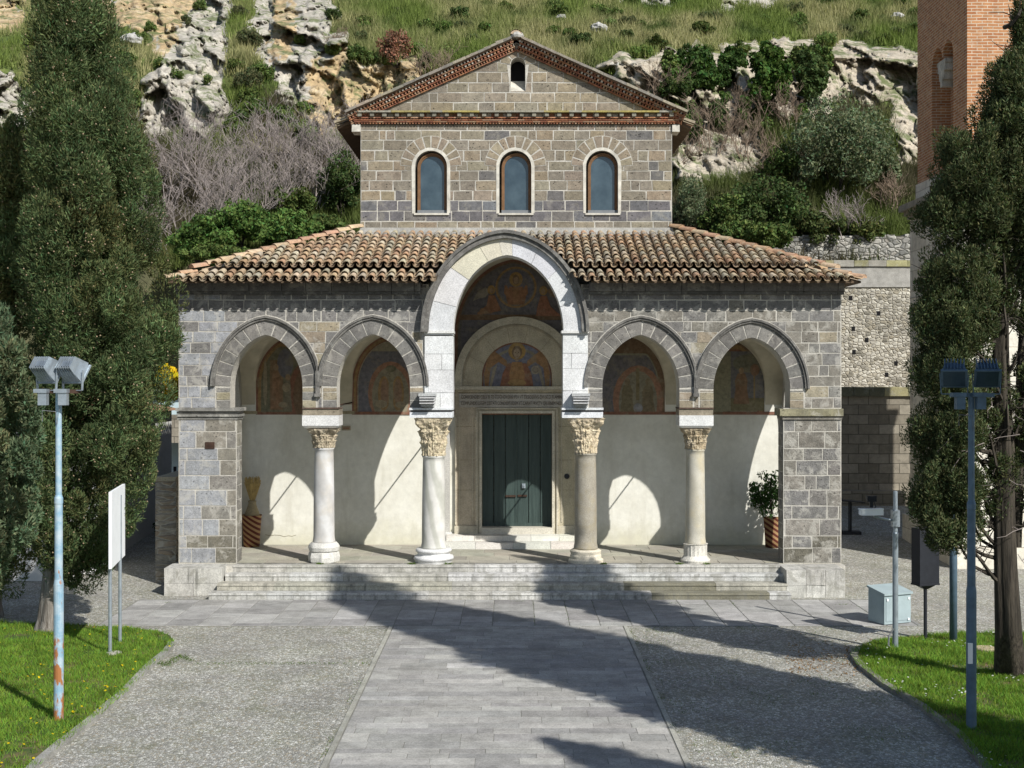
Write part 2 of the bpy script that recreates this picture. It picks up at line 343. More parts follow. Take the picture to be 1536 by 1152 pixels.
def jc(c, v=.12, h=None):
    if h is None: h = .008 if max(c)-min(c) < .06 else .03
    f = 1+random.uniform(-v, v); return tuple(max(.004, k*f*(1+random.uniform(-h, h))) for k in c)

# ------------------------------------------------------------------ arches and block walls
def pointed(xl, xr, xa, zs, za, zb=None, n=14, bulge=.4):
    """opening outline from bottom-left over the apex to bottom-right, (x,z) points. zs springing, za apex, zb bottom"""
    def side(x0, sgn, a):
        h = za-zs; Rr = (a*a+h*h)/(2*a); th = math.asin(min(1, h/Rr)) if Rr >= a and h <= Rr else PI/2; out = []
        for k in range(n+1):
            t = k/n
            px = Rr-Rr*math.cos(th*t); pz = Rr*math.sin(th*t)
            ex = a*(1-math.cos(PI/2*t)); ez = h*math.sin(PI/2*t)
            w = bulge
            out.append((x0+sgn*(px*(1-w)+ex*w), zs+pz*(1-w)+ez*w))
        return out
    L = side(xl, 1, xa-xl); Rg = side(xr, -1, xr-xa)
    L[-1] = (xa, za); pts = L+Rg[::-1][1:]
    if zb is not None: pts = [(xl, zb)]+pts+[(xr, zb)]
    return pts
def roundarch(xc, r, zs, zb=None, n=24):
    pts = [(xc-r*math.cos(PI*k/n), zs+r*math.sin(PI*k/n)) for k in range(n+1)]
    if zb is not None: pts = [(xc-r, zb)]+pts+[(xc+r, zb)]
    return pts
def offset(pts, d):
    """push an arch outline outwards by d (outline runs left to right over the top)"""
    out = []; n = len(pts)
    for i, (x, z) in enumerate(pts):
        x0, z0 = pts[max(i-1, 0)]; x1, z1 = pts[min(i+1, n-1)]
        tx, tz = x1-x0, z1-z0; l = math.hypot(tx, tz) or 1; out.append((x-tz/l*d, z+tx/l*d))
    return out
def clip_half(poly, a, b, keep_left):
    out = []; n = len(poly); ex, ez = b[0]-a[0], b[1]-a[1]
    def s(p): v = ex*(p[1]-a[1])-ez*(p[0]-a[0]); return v if keep_left else -v
    for i in range(n):
        p, q = poly[i], poly[(i+1) % n]; sp, sq = s(p), s(q)
        if sp >= 0: out.append(p)
        if (sp > 0 and sq < 0) or (sp < 0 and sq > 0):
            t = sp/(sp-sq); out.append((p[0]+(q[0]-p[0])*t, p[1]+(q[1]-p[1])*t))
    return out
def area(p): return abs(sum(p[i][0]*p[(i+1) % len(p)][1]-p[(i+1) % len(p)][0]*p[i][1] for i in range(len(p))))/2 if len(p) > 2 else 0
def ccw(p):
    a = sum(p[i][0]*p[(i+1) % len(p)][1]-p[(i+1) % len(p)][0]*p[i][1] for i in range(len(p)))
    return p if a > 0 else p[::-1]
def subtract(poly, hole):
    """poly minus convex hole -> convex pieces"""
    xs = [p[0] for p in poly]; zs = [p[1] for p in poly]; hx = [p[0] for p in hole]; hz = [p[1] for p in hole]
    if max(xs) < min(hx) or min(xs) > max(hx) or max(zs) < min(hz) or min(zs) > max(hz): return [poly], False
    hole = ccw(hole); rem = poly; out = []
    for i in range(len(hole)):
        a, b = hole[i], hole[(i+1) % len(hole)]
        o = clip_half(rem, a, b, False)
        if area(o) > 1e-5: out.append(o)
        rem = clip_half(rem, a, b, True)
        if area(rem) < 1e-6: return out, True
    if area(rem) < 1e-6: return [poly], False
    return out, True
def blocks(x0, x1, z0, z1, rows, wr, gap, colf, holes=(), bound=None, jit=.006, proud=.008, mapf=None, inset=.006, outmb=None):
    """coursed blocks as an MB; mapf(u, v, d) -> world point, d = proud distance"""
    mb = outmb or MB(); z = z0; r = 0
    mapf = mapf or (lambda u, v, d: (u, -d, v))
    while z < z1-.03:
        h = rows(r) if callable(rows) else rows[r % len(rows)]
        zt = min(z+h, z1)
        if z1-zt < .08: zt = z1
        x = x0-random.uniform(0, .5)*wr[1]
        while x < x1-.01:
            w = random.uniform(*wr)
            if random.random() < .12: w *= .5
            xa, xb = max(x, x0), min(x+w, x1); x += w
            if xb-xa < .05: continue
            g = gap*random.uniform(.6, 1.3)/2
            poly = [(xa+g, z+g), (xb-g, z+g), (xb-g, zt-g), (xa+g, zt-g)]
            poly = [(u+random.uniform(-jit, jit), v+random.uniform(-jit, jit)) for u, v in poly]
            pieces = [poly]; cut = False
            if bound:
                B = ccw(bound); p = poly
                for i in range(len(B)):
                    n0 = len(p); p2 = clip_half(p, B[i], B[(i+1) % len(B)], True)
                    if p2 != p: cut = True
                    p = p2
                    if len(p) < 3: break
                pieces = [p] if area(p) > 1e-4 else []
            for hl in holes:
                nxt = []
                for pc in pieces:
                    o, c = subtract(pc, hl); nxt += o; cut |= c
                pieces = nxt
            c = colf((xa+xb)/2, (z+zt)/2, r)
            if c is None: continue
            for pc in pieces:
                k = len(pc)
                if not cut and inset:
                    cx = sum(p[0] for p in pc)/k; cz = sum(p[1] for p in pc)/k
                    inn = [(u+(inset if u < cx else -inset), v+(inset if v < cz else -inset)) for u, v in pc]
                    V = [mapf(u, v, 0) for u, v in pc]+[mapf(u, v, proud) for u, v in inn]
                    mb.add(V, [(k, k+1, k+2, k+3)]+[(i, (i+1) % 4, 4+(i+1) % 4, 4+i) for i in range(4)], c)
                else: mb.add([mapf(u, v, proud) for u, v in pc], [tuple(range(k))], c)
        z = zt; r += 1
    return mb
def voussoirs(inner, thick, y, colf, mb, depth=.03, each=2, gap=.02, skip_ends=0, back=0.0):
    """ring of voussoirs along an outline (no straight bottoms), front face at y-depth"""
    outer = offset(inner, thick); n = len(inner)
    # resample into arc-length pieces
    L = [0]
    for i in range(1, n): L.append(L[-1]+math.hypot(inner[i][0]-inner[i-1][0], inner[i][1]-inner[i-1][1]))
    def at(pts, s):
        for i in range(1, n):
            if s <= L[i] or i == n-1:
                t = (s-L[i-1])/max(1e-9, L[i]-L[i-1]); return (pts[i-1][0]+(pts[i][0]-pts[i-1][0])*t, pts[i-1][1]+(pts[i][1]-pts[i-1][1])*t)
    cnt = max(3, round(L[-1]/each)); cuts = [L[-1]*k/cnt for k in range(cnt+1)]
    cuts = [c if k in (0, cnt) else c+random.uniform(-.1, .1)*L[-1]/cnt for k, c in enumerate(cuts)]
    for k in range(cnt):
        a, b = cuts[k]+gap/2, cuts[k+1]-gap/2; ss = [a+(b-a)*q/4 for q in range(5)]
        poly = [at(inner, s) for s in ss]+[at(outer, s) for s in ss[::-1]]; m = len(poly); c = colf()
        V = [(u, y-depth, v) for u, v in poly]+[(u, y+back, v) for u, v in poly]
        mb.add(V, [tuple(range(m))[::-1]]+[(i, (i+1) % m, m+(i+1) % m, m+i) for i in range(m)], c)
def band(inner, outer, y0, y1, mb, c=None):
    """solid ring between two outlines, extruded in y"""
    n = len(inner)
    V = [(x, y0, z) for x, z in inner]+[(x, y0, z) for x, z in outer]+[(x, y1, z) for x, z in inner]+[(x, y1, z) for x, z in outer]
    F = []
    for i in range(n-1):
        F += [(i+1, i, n+i, n+i+1), (i, i+1, 2*n+i+1, 2*n+i), (n+i+1, n+i, 3*n+i, 3*n+i+1), (2*n+i, 2*n+i+1, 3*n+i+1, 3*n+i)]
    F += [(0, 2*n, 3*n, n), (n-1, 2*n-1, 4*n-1, 3*n-1)]
    mb.add(V, F, c)
def archmass(x0, x1, ztop, outlines, y0, y1, zbase, mb, c=None):
    """wall from zbase to ztop with arch openings cut into its underside"""
    bot = [(x0, zbase)]
    for o in outlines: bot += list(o)
    bot.append((x1, zbase)); n = len(bot)
    zt = (lambda x: ztop) if not callable(ztop) else ztop
    V = []; 
    for y in (y0, y1): V += [(x, y, z) for x, z in bot]+[(x, y, zt(x)) for x, z in bot]
    F = []
    for i in range(n-1):
        dx = bot[i+1][0]-bot[i][0]
        if abs(dx) > 1e-6:
            F += [(i, i+1, n+i+1, n+i), (2*n+i+1, 2*n+i, 3*n+i, 3*n+i+1), (n+i, n+i+1, 3*n+i+1, 3*n+i)]
        F.append((i+1, i, 2*n+i, 2*n+i+1))
    F += [(0, n, 3*n, 2*n), (n-1, 3*n-1, 4*n-1, 2*n-1)]
    mb.add(V, F, c)
# ================================================================== CHURCH
YB = 3.55; TW = .6; ZF = .68
church = empty('church', (0, 0, 0), 'grey stone church with red tiled roofs and a five arched columned portico', 'church')
X0, X1 = PX(268, 0), PX(1262, 0); ZI = PZ(612, 0); ZW = 7.66
A = [pointed(PX(345, 0), PX(454, 0), PX(399, 0), PZ(580, 0), PZ(502, 0), ZI),
     pointed(PX(505, 0), PX(615, 0), PX(559, 0), PZ(580, 0), PZ(501, 0), ZI),
     pointed(PX(903.5, 0), PX(1019, 0), PX(961, 0), PZ(582, 0), PZ(502, 0), ZI),
     pointed(PX(1070, 0), PX(1185, 0), PX(1127, 0), PZ(584, 0), PZ(506, 0), ZI)]
CI = pointed(PX(680, 0), PX(845, 0), PX(761, 0), PZ(498, 0), PZ(383, 0), n=18, bulge=.68)
CO = pointed(PX(643, 0), PX(872, 0), PX(758, 0), PZ(498, 0), PZ(358, 0), n=18, bulge=.68)
CH = pointed(PX(633, 0), PX(882, 0), PX(757, 0), PZ(498, 0), PZ(347, 0), n=18, bulge=.68)
GREY = (.185, .18, .172); BLUE = (.285, .295, .31); TAN = (.27, .235, .17); DARK = (.125, .118, .11); OLIVE = (.195, .182, .155)
# --- portico front wall
mb = MB(); archmass(X0, PX(644, 0), ZW, A[:2], 0, TW, ZI, mb); wall = mb.mk('portico_wall', M['mortar'], church)
mb = MB(); archmass(PX(871, 0), X1, ZW, A[2:], 0, TW, ZI, mb); wall2 = mb.mk('portico_wall', M['mortar'], church)
holes = [offset(a, .2)[1:-1]+[(a[-1][0]+.12, ZI-.4), (a[0][0]-.12, ZI-.4)] for a in A]+[CH+[(CH[-1][0], ZI-.4), (CH[0][0], ZI-.4)]]
holes = [h for h in holes]
def colf(x, z, r):
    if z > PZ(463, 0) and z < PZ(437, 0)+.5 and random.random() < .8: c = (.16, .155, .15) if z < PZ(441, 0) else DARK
    elif x < -7.0: c = BLUE if random.random() < .85 else GREY
    elif x < -1: c = random.choice([GREY, GREY, (.17, .165, .16), BLUE if x < -6 else GREY, TAN if z < 6.6 else GREY])
    else: c = random.choice([OLIVE, OLIVE, GREY, (.17, .165, .15), TAN if z < 6.75 and random.random() < .5 else OLIVE])
    if abs(x-PX(477, 0)) < .5 and PZ(590, 0) < z < PZ(480, 0) or abs(x-PX(1043, 0)) < .4 and z < 6.6: c = random.choice([TAN, GREY, TAN])
    return jc(c, .13)
rws = [.26, .29, .25, .27, .30, .26, .28, .25, .28]
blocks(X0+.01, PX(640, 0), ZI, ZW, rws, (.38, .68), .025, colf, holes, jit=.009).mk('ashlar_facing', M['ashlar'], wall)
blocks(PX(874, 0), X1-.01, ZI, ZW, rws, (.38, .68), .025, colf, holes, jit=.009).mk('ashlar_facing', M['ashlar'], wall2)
for i, a in enumerate(A):
    w_ = wall if i < 2 else wall2; ring = MB()
    voussoirs(a[1:-1], .36, 0, lambda: jc(random.choice([(.155, .15, .14), (.18, .172, .158), (.135, .13, .12)]), .12), ring, .024, .26, .026, back=.03)
    for (x_, z_, sg) in ((a[0][0], 0, -1), (a[-1][0], 0, 1)):
        zz = ZI+.01
        while zz < a[1][1]-.03:
            z2 = min(zz+.2, a[1][1]-.012); ring.box((min(x_, x_+sg*.33), -.022, zz), (max(x_, x_+sg*.33), .02, z2-.022), jc(random.choice([TAN, (.19, .185, .17)]), .1), .004); zz = z2
    ring.mk('arch_voussoirs', M['voussoir'], w_)
    mb = MB(); band(a, offset(a, .375), -.013, .0, mb); mb.mk('arch_mortar', M['mortar'], w_)
    hood = MB(); lim = PX([477, 477, 1043.5, 1043.5][i], 0); left = i in (0, 2)
    cl = (lambda p: (min(p[0], lim), p[1])) if left else (lambda p: (max(p[0], lim), p[1]))
    o1 = [cl(p) for p in offset(a[1:-1], .37)]; o2 = [cl(p) for p in offset(a[1:-1], .475)]; o3 = [cl(p) for p in offset(a[1:-1], .50)]
    band(o1, o2, -.075, .0, hood); mid = [((p[0]+q[0])/2, (p[1]+q[1])/2) for p, q in zip(o1, o2)]; band(mid, o2, -.11, -.07, hood)
    if left: x = lim; hood.box((x-.05, -.10, PZ(592, 0)), (x+.05, 0, PZ(556, 0))); hood.box((x-.075, -.125, PZ(595, 0)), (x+.075, 0, PZ(590, 0)))
    hood.mk('hood_mould', M['hood'], w_)
    mb = MB(); band(o2, o3, -.02, .0, mb); mb.mk('hood_mortar', M['mortar'], w_)
# cornice below the eave
cor = MB(); cx = [X0, CH[0][0], CH[-1][0], X1]
for a, b in ((cx[0]-.05, cx[1]-.02), (cx[2]+.02, cx[3]+.05)):
    x = a
    while x < b-.02:
        w = min(random.uniform(.55, .95), b-x); c = jc((.13, .125, .12), .15)
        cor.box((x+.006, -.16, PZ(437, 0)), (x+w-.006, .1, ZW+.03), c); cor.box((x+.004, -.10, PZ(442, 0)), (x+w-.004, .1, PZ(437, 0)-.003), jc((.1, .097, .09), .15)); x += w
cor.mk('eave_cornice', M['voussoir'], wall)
# --- piers
def pier(px0, px1, name, left):
    xa, xb = PX(px0, 0), PX(px1, 0); mb = MB()
    mb.box((xa, 0, ZF), (xb, TW-.001, ZI-.001)); o = mb.mk(name, M['mortar'], church)
    def cf(x, z, r):
        u = (x-xa)/(xb-xa)
        if left: c = BLUE if u < .5+random.uniform(-.1, .1) else random.choice([(.22, .205, .17), (.20, .19, .17), (.19, .18, .16)])
        else: c = random.choice([OLIVE, (.235, .22, .19), (.2, .19, .175), GREY])
        if z < 1.4 and random.random() < .4: c = (.15, .14, .11)
        return jc(c, .12)
    b = blocks(xa+.008, xb-.008, ZF+.01, PZ(629, 0) if left else PZ(624, 0), [.38, .30, .42, .33, .40, .36], (.42, .9), .024, cf, outmb=MB(), mapf=lambda u, v, d: (u, -d, v))
    blocks(.01, TW-.01, ZF+.01, PZ(629, 0), [.33, .28, .36], (.42, .75), .022, cf, outmb=b, mapf=lambda u, v, d: ((xb+d) if left else (xa-d), u if left else TW-u, v))
    b.mk('ashlar_facing', M['ashlar'] if left else M['worn'], o)
    t = MB()
    if left:
        for k, (z0, z1, p) in enumerate(((629, 625, .03), (625, 621, .07), (620.5, 617, .05), (616.5, 611.5, .11))):
            t.box((xa-.02-p*.3, -p, PZ(z0, 0)), (xb+p, TW+.02, PZ(z1, 0)-.004), jc((.2, .195, .18), .08), .003)
    else:
        t.box((xa-.10, -.09, PZ(624, 0)), (xb+.03, TW+.02, PZ(613, 0)), jc((.25, .23, .15), .05), .004)
        t.box((xa-.03, -.045, PZ(629, 0)), (xb+.012, TW+.02, PZ(624.3, 0)), jc(OLIVE, .08), .004)
    t.mk('impost', M['ashlar'], o)
    return o
pl = pier(268, 355, 'pillar', True); pr = pier(1175, 1262, 'pillar', False)
tag(pl, 'left corner pillar of pale blue grey blocks with moulded impost'); tag(pr, 'right corner pillar of worn brown grey blocks')
nb = MB(); nb.box((PX(308, 0), -.03, PZ(673, 0)), (PX(322, 0), .01, PZ(663, 0)), (.06, .03, .022)); nb.mk('plaque', M['iron'], pl)
# --- end walls with an arch each, and the rest of the body
def swap(m): m.V = [(y, x, z) for x, y, z in m.V]; m.F = [tuple(reversed(f)) for f in m.F]; return m
EA = pointed(1.35, 3.42, 2.38, 3.9, 5.9, ZF)
for xa, xb in ((7.5, X1-.002), (X0+.002, -7.5)):
    mb = MB(); archmass(TW+.001 if xa > 0 else TW+.001, YB-.002, ZW, [EA], xa, xb, ZF, mb); swap(mb); o = mb.mk('end_wall', M['mortar_dark'], church)
body = MB(); body.box((X0+.05, YB+.45, 0), (X1-.05, 24, 7.6)); body.mk('aisle_wall', M['bigblock'], church)
body = MB(); body.box((PX(541, YB)+.002, YB+.46, 7), (PX(1008, YB)-.002, 24, 12.3)); body.mk('nave_side_wall', M['bigblock'], church)
# --- back wall of the portico with the door opening
DX0, DX1, DZ1 = PX(723, YB), PX(828, YB), PZ(620, YB); DZ0 = PZ(793, YB)
mb = MB(); archmass(X0, X1, lambda x: 8.9 if abs(x) < 2.2 else 7.6, [[(DX0, 0.0), (DX0, DZ1), (DX1, DZ1), (DX1, 0.0)]], YB, YB+.4, 0.0, mb)
back = mb.mk('portico_back_wall', M['plaster'], church)
# --- vault (groin): underside = max of the bay profile and the long profile
VA = [offset(a, .06) for a in A]
CV = [(-1.60, ZI)]+pointed(-1.60, 1.72, .03, 6.42, 8.60, n=18, bulge=.55)+[(1.72, ZI)]
VA = VA[:2]+[CV]+VA[2:]
def prof(x):
    for o in VA:
        if o[0][0] < x < o[-1][0]:
            for i in range(1, len(o)):
                if o[i-1][0] <= x <= o[i][0] and o[i][0] > o[i-1][0]:
                    t = (x-o[i-1][0])/(o[i][0]-o[i-1][0]); return o[i-1][1]+(o[i][1]-o[i-1][1])*t
    return ZI
xs = np.arange(-7.56, 7.53, .035); ys = np.linspace(TW-.01, YB, 34); Vv = []
for y in ys:
    u = (y-(TW+YB)/2)/((YB-TW)/2); g = ZI+1.75*math.sqrt(max(0, 1-u*u))
    for x in xs: Vv.append((x, y, max(prof(x), min(g, 6.35))))
n = len(xs); Fv = [(j*n+i, (j+1)*n+i, (j+1)*n+i+1, j*n+i+1) for j in range(len(ys)-1) for i in range(n-1)]
mk('vault', Vv, Fv, M['vault'], church, None, True)
# --- central arch: marble band, jambs, hood, little roof behind
ca = empty('central_arch', (0, 0, 0)); ca.parent = church
mb = MB(); band(CI, CO, -.07, TW, mb, (.66, .655, .64)); cb = mb.mk('arch_core', M['marble'], ca)
mb = MB(); ncut = [0, 4, 9, 14, 17, 19, 23, 27, 32, 36]
for a, b in zip(ncut[:-1], ncut[1:]):
    c = jc(random.choice([(.60, .60, .595), (.56, .57, .58), (.57, .53, .44), (.54, .55, .57)]), .03)
    V = [(p[0], -.10, p[1]) for p in CI[a:b+1]]+[(p[0], -.10, p[1]) for p in CO[a:b+1]]; k = b-a+1
    sh = .006/max(.1, math.hypot(CI[b][0]-CI[a][0], CI[b][1]-CI[a][1]))
    cx_ = sum(v[0] for v in V)/len(V); cz_ = sum(v[2] for v in V)/len(V)
    V = [(cx_+(v[0]-cx_)*.985, v[1], cz_+(v[2]-cz_)*.985) for v in V]
    V += [(v[0], -.06, v[2]) for v in V]
    F = [(i, k+i, k+i+1, i+1) for i in range(k-1)]+[(0, 2*k, 3*k, k), (k-1, 2*k-1, 4*k-1, 3*k-1)]
    F += [(i, i+1, 2*k+i+1, 2*k+i) for i in range(k-1)]+[(k+i+1, k+i, 3*k+i, 3*k+i+1) for i in range(k-1)]
    mb.add(V, F, c)
mb.mk('arch_voussoirs', M['marble'], ca)
mb = MB(); band(CO, CH, -.20, 2.6, mb, (.2, .195, .18))
CH2 = offset(CH, .02); CO2 = offset(CH, -.06); band(CO2, CH2, -.26, -.19, mb, (.25, .24, .22))
mb.mk('hood_mould', M['hood'], ca)
jm = MB()
def jamb(pa, pb, rowsy, left):
    for (ya, yb, split) in rowsy:
        xa, xb = PX(pa, 0), PX(pb, 0); s = [xa]+([xa+(xb-xa)*split] if split else [])+[xb]
        for q in range(len(s)-1):
            jm.box((s[q]+.004, -.06-random.uniform(0, .01), PZ(yb, 0)+.004), (s[q+1]-.004, TW-.01, PZ(ya, 0)-.004), jc((.58, .59, .585), .06), .003)
jamb(637, 680, [(498, 503, 0), (504, 531, 0), (531, 555, .6), (555, 589, .14), (589, 613, .55)], True)
jm.box((PX(636, 0), -.12, PZ(500, 0)), (PX(681, 0), TW, PZ(496, 0)), (.58, .58, .56)); jm.mk('marble_jamb', M['marble'], ca); jm = MB()
jamb(844, 882, [(498, 503, 0), (503, 530, 0), (530, 553, .35), (553, 586, 0), (586, 613, .4)], False)
jm.box((PX(842, 0), -.12, PZ(500, 0)), (PX(883, 0), TW, PZ(496, 0)), (.58, .58, .56))
jm.mk('marble_jamb', M['marble'], ca)
for pa, pb in ((629, 655), (857, 884)):
    b = MB(); xa, xb = PX(pa, 0), PX(pb, 0); c = (.38, .39, .39)
    for z0, z1, p, s in ((610, 605, .16, .05), (605, 600, .22, .03), (600, 594, .28, .015), (594, 590, .32, 0)):
        b.box((xa+s, -p-.06, PZ(z0, 0)+.002), (xb-s, 0, PZ(z1, 0)), jc(c, .1), .004)
    for k in range(3): b.box((xa+.03, -.40, PZ(597+k*4, 0)), (xb-.03, -.2, PZ(595.5+k*4, 0)), jc((.5, .5, .5), .1), .003)
    b.mk('carved_bracket', M['marble'], ca)
# ------------------------------------------------------------------ columns
def capital(cx_, cy_, z0, z1, r0, r1, mat, parent, seed, col):
    nT, nZ = 96, 40; V = []; C = []
    for j in range(nZ):
        t = j/(nZ-1); z = z0+(z1-z0)*t
        for i in range(nT):
            a = 2*PI*i/nT
            bell = r0*1.02+(r1*.82-r0)*(t**2.2)
            sq = 1/max(abs(math.cos(a)), abs(math.sin(a))); sqf = max(0, (t-.72)/.28)
            r = bell*(1-sqf)+sqf*r1*min(sq, 1.30)*(.92 if sq < 1.1 else 1)
            for (t0, t1, ph) in ((.03, .40, 0), (.25, .68, .5)):
                u = (t-t0)/(t1-t0)
                if 0 < u < 1:
                    f = (a/(2*PI)*8+ph) % 1-.5; w = math.exp(-(f/.3)**2); r += r0*w*(.05+.26*(u**3))*(1 if u < .92 else .4); r -= .02*abs(math.sin(f*25))*w
            if .62 < t < .95:
                f = ((a+PI/4)/(PI/2)) % 1; w = math.exp(-((min(f, 1-f))/.10)**2); r += r1*.22*w*math.sin((t-.62)/.33*PI)
            v = Vector((math.cos(a)*3, math.sin(a)*3, z*5+seed*7)); nn = mnoise.noise(v*1.7)*.045+mnoise.noise(v*4)*.03+mnoise.noise(v*9)*.012
            if t > .94: nn *= .2
            r += nn*(.6+r0); V.append((cx_+r*math.cos(a), cy_+r*math.sin(a), z)); C.append(jc(col, .1))
    F = [(j*nT+i, j*nT+(i+1) % nT, (j+1)*nT+(i+1) % nT, (j+1)*nT+i) for j in range(nZ-1) for i in range(nT)]
    F += [tuple(reversed(range(nT))), tuple((nZ-1)*nT+i for i in range(nT))]
    return mk('capital', V, F, mat, parent, C)
M['capstone'] = stone('carved_capital_stone', var=(.6, 1.2), sc=9, pits=.5, smear=.3, smearc=(.62, .58, .48), bump=.9, bd=.03)
CYY = .30
def colx(px): return PX(px, CYY)
def column(px, hw, ytop, ybase, capy, matk, label, basek, r1, seed, col):
    x = colx(px); zt, zb = PZ(ytop, CYY-hw), PZ(ybase, CYY-hw); r = hw; mb = MB(); prof = []
    for k in range(17):
        t = k/16; rr = r*(1-.10*t+.02*math.sin(t*PI)); prof.append((rr, zb+(zt-zb)*t))
    prof = [(r*1.09, zb), (r*1.07, zb+.03)]+prof[1:-1]+[(r*.90, zt-.06), (r*.97, zt-.045), (r*.97, zt-.01)]
    mb.lathe((x, CYY), prof, 40); o = mb.mk('column', M[matk], church, True)
    tag(o, label)
    z0 = ZF; b = MB(); h = zb-z0
    if basek == 'fluted':
        V = []; n = 96; pr_ = [(1.45, 0), (1.5, .12), (1.38, .2), (1.22, .3), (1.18, .36), (1.2, .95), (1.26, 1.0), (1.0, 1.02)]
        for rr, t in pr_:
            for k in range(n):
                fl = (-.05*abs(math.sin(k/n*PI*18))**.6) if .3 < t < .97 else random.uniform(-.02, .02); V.append((x+r*(rr+fl)*math.cos(2*PI*k/n), CYY+r*(rr+fl)*math.sin(2*PI*k/n), z0+h*t))
        F = [(i*n+k, i*n+(k+1) % n, (i+1)*n+(k+1) % n, (i+1)*n+k) for i in range(len(pr_)-1) for k in range(n)]+[tuple((len(pr_)-1)*n+k for k in range(n))]
        b.add(V, F, (.58, .56, .5))
    else:
        pts = {'attic': [(1.55, 0), (1.58, .18), (1.66, .22), (1.70, .34), (1.62, .46), (1.42, .5), (1.34, .62), (1.38, .7), (1.50, .76), (1.52, .88), (1.42, .97), (1.05, 1.0)],
               'block': [(1.42, 0), (1.5, .05), (1.52, .28), (1.44, .5), (1.30, .55), (1.45, .6), (1.50, .78), (1.40, .9), (1.2, 1.0), (1.0, 1.02)],
               'drum': [(1.55, 0), (1.56, .2), (1.4, .3), (1.38, .5), (1.33, .62), (1.36, .85), (1.22, .95), (1.0, 1.0)]}[basek]
        n = 72; V = []
        for rr, t in pts:
            for k in range(n):
                a = 2*PI*k/n; rq = rr
                if basek == 'block' and t < .52: rq = rr*min(1.0, .86/max(abs(math.cos(a+PI/8) if True else 1), abs(math.sin(a+PI/8)), (abs(math.cos(a+PI/8))+abs(math.sin(a+PI/8)))/1.41)/.93)
                rq += mnoise.noise(Vector((math.cos(a)*2, math.sin(a)*2, t*4+seed)))*.09; V.append((x+r*rq*math.cos(a), CYY+r*rq*math.sin(a), z0+h*t))
        F = [(i*n+k, i*n+(k+1) % n, (i+1)*n+(k+1) % n, (i+1)*n+k) for i in range(len(pts)-1) for k in range(n)]+[tuple((len(pts)-1)*n+k for k in range(n))]
        b.add(V, F, {'attic': (.66, .66, .65), 'block': (.58, .57, .53), 'drum': (.60, .55, .44)}[basek])
    b.mk('base', M['marble'] if basek != 'fluted' else M['warm_marble'], o, basek == 'attic')
    capital(x, CYY, zt-.005, PZ(capy, CYY), r*.95, r1, M['capstone'], o, seed, col)
    return o
c1 = column(486, .265, 672, 815, 642.5, 'shaft_white', 'slender pale marble column with rough block base', 'block', .40, 1, (.42, .36, .26))
c2 = column(650.5, .30, 684, 824, 627, 'shaft_cipollino', 'thick veined marble column left of the door', 'attic', .475, 2, (.58, .50, .35))
c3 = column(878.5, .285, 680, 825, 627, 'shaft_granite', 'thick grey granite column right of the door', 'drum', .475, 3, (.60, .51, .36))
c4 = column(1043, .25, 674, 817, 642.5, 'shaft_cream', 'slender cream speckled column on a fluted base', 'fluted', .38, 4, (.45, .37, .25))
for px, half, c, o in ((481.5, 27.5, (.62, .62, .61), c1), (1044, 25.5, (.64, .64, .63), c4)):
    b = MB(); xa, xb = PX(px-half, 0), PX(px+half, 0)
    z0, z1 = PZ(642, 0), PZ(623, 0); n = 12
    b.add([(xa+.06, -.04, z0), (xb-.06, -.04, z0), (xb-.06, TW+.04, z0), (xa+.06, TW+.04, z0), (xa, -.09, z0+.06), (xb, -.09, z0+.06), (xb, TW+.05, z0+.06), (xa, TW+.05, z0+.06),
           (xa, -.09, z1), (xb, -.09, z1), (xb, TW+.05, z1), (xa, TW+.05, z1)],
          [(0, 3, 2, 1), (8, 9, 10, 11)]+[(i, (i+1) % 4, 4+(i+1) % 4, 4+i) for i in range(4)]+[(4+i, 4+(i+1) % 4, 8+(i+1) % 4, 8+i) for i in range(4)], jc(c, .03))
    b.mk('impost_block', M['marble'], o)
    b = MB(); b.box((xa-.0, -.02, PZ(623, 0)+.002), (xb, TW+.02, PZ(613.5, 0)), (.23, .2, .15), .004); b.box((xa-.01, -.05, PZ(613.5, 0)+.002), (xb+.01, TW+.02, PZ(611.2, 0)), (.09, .06, .045), .003); b.mk('impost_course', M['voussoir'], o)
for pa, pb, o in ((615, 679, c2), (843, 904, c3)):
    b = MB(); xa, xb = PX(pa, 0), PX(pb, 0)
    b.box((xa, -.12, PZ(626.5, 0)), (xb, TW+.08, PZ(618, 0)), (.62, .64, .66), .004); b.box((xa+.02, -.07, PZ(618, 0)+.002), (xb-.02, TW+.05, PZ(615, 0)), (.12, .12, .12))
    b.box((xa-.01, -.14, PZ(615, 0)+.002), (xb+.01, TW+.06, PZ(611.5, 0)-.001), (.60, .62, .63), .003); b.mk('impost_slab', M['marble'], o)
for px in (486, 650.5, 878.5, 1043):
    b = MB(); z = PZ(609, 0) if px in (486, 1043) else PZ(616, 0); b.tube([(colx(px)+.32, .55, z), (colx(px)+.30, YB+.02, z+.01)], .022, 6, (.3, .1, .05)); b.mk('tie_rod', M['iron'], church)
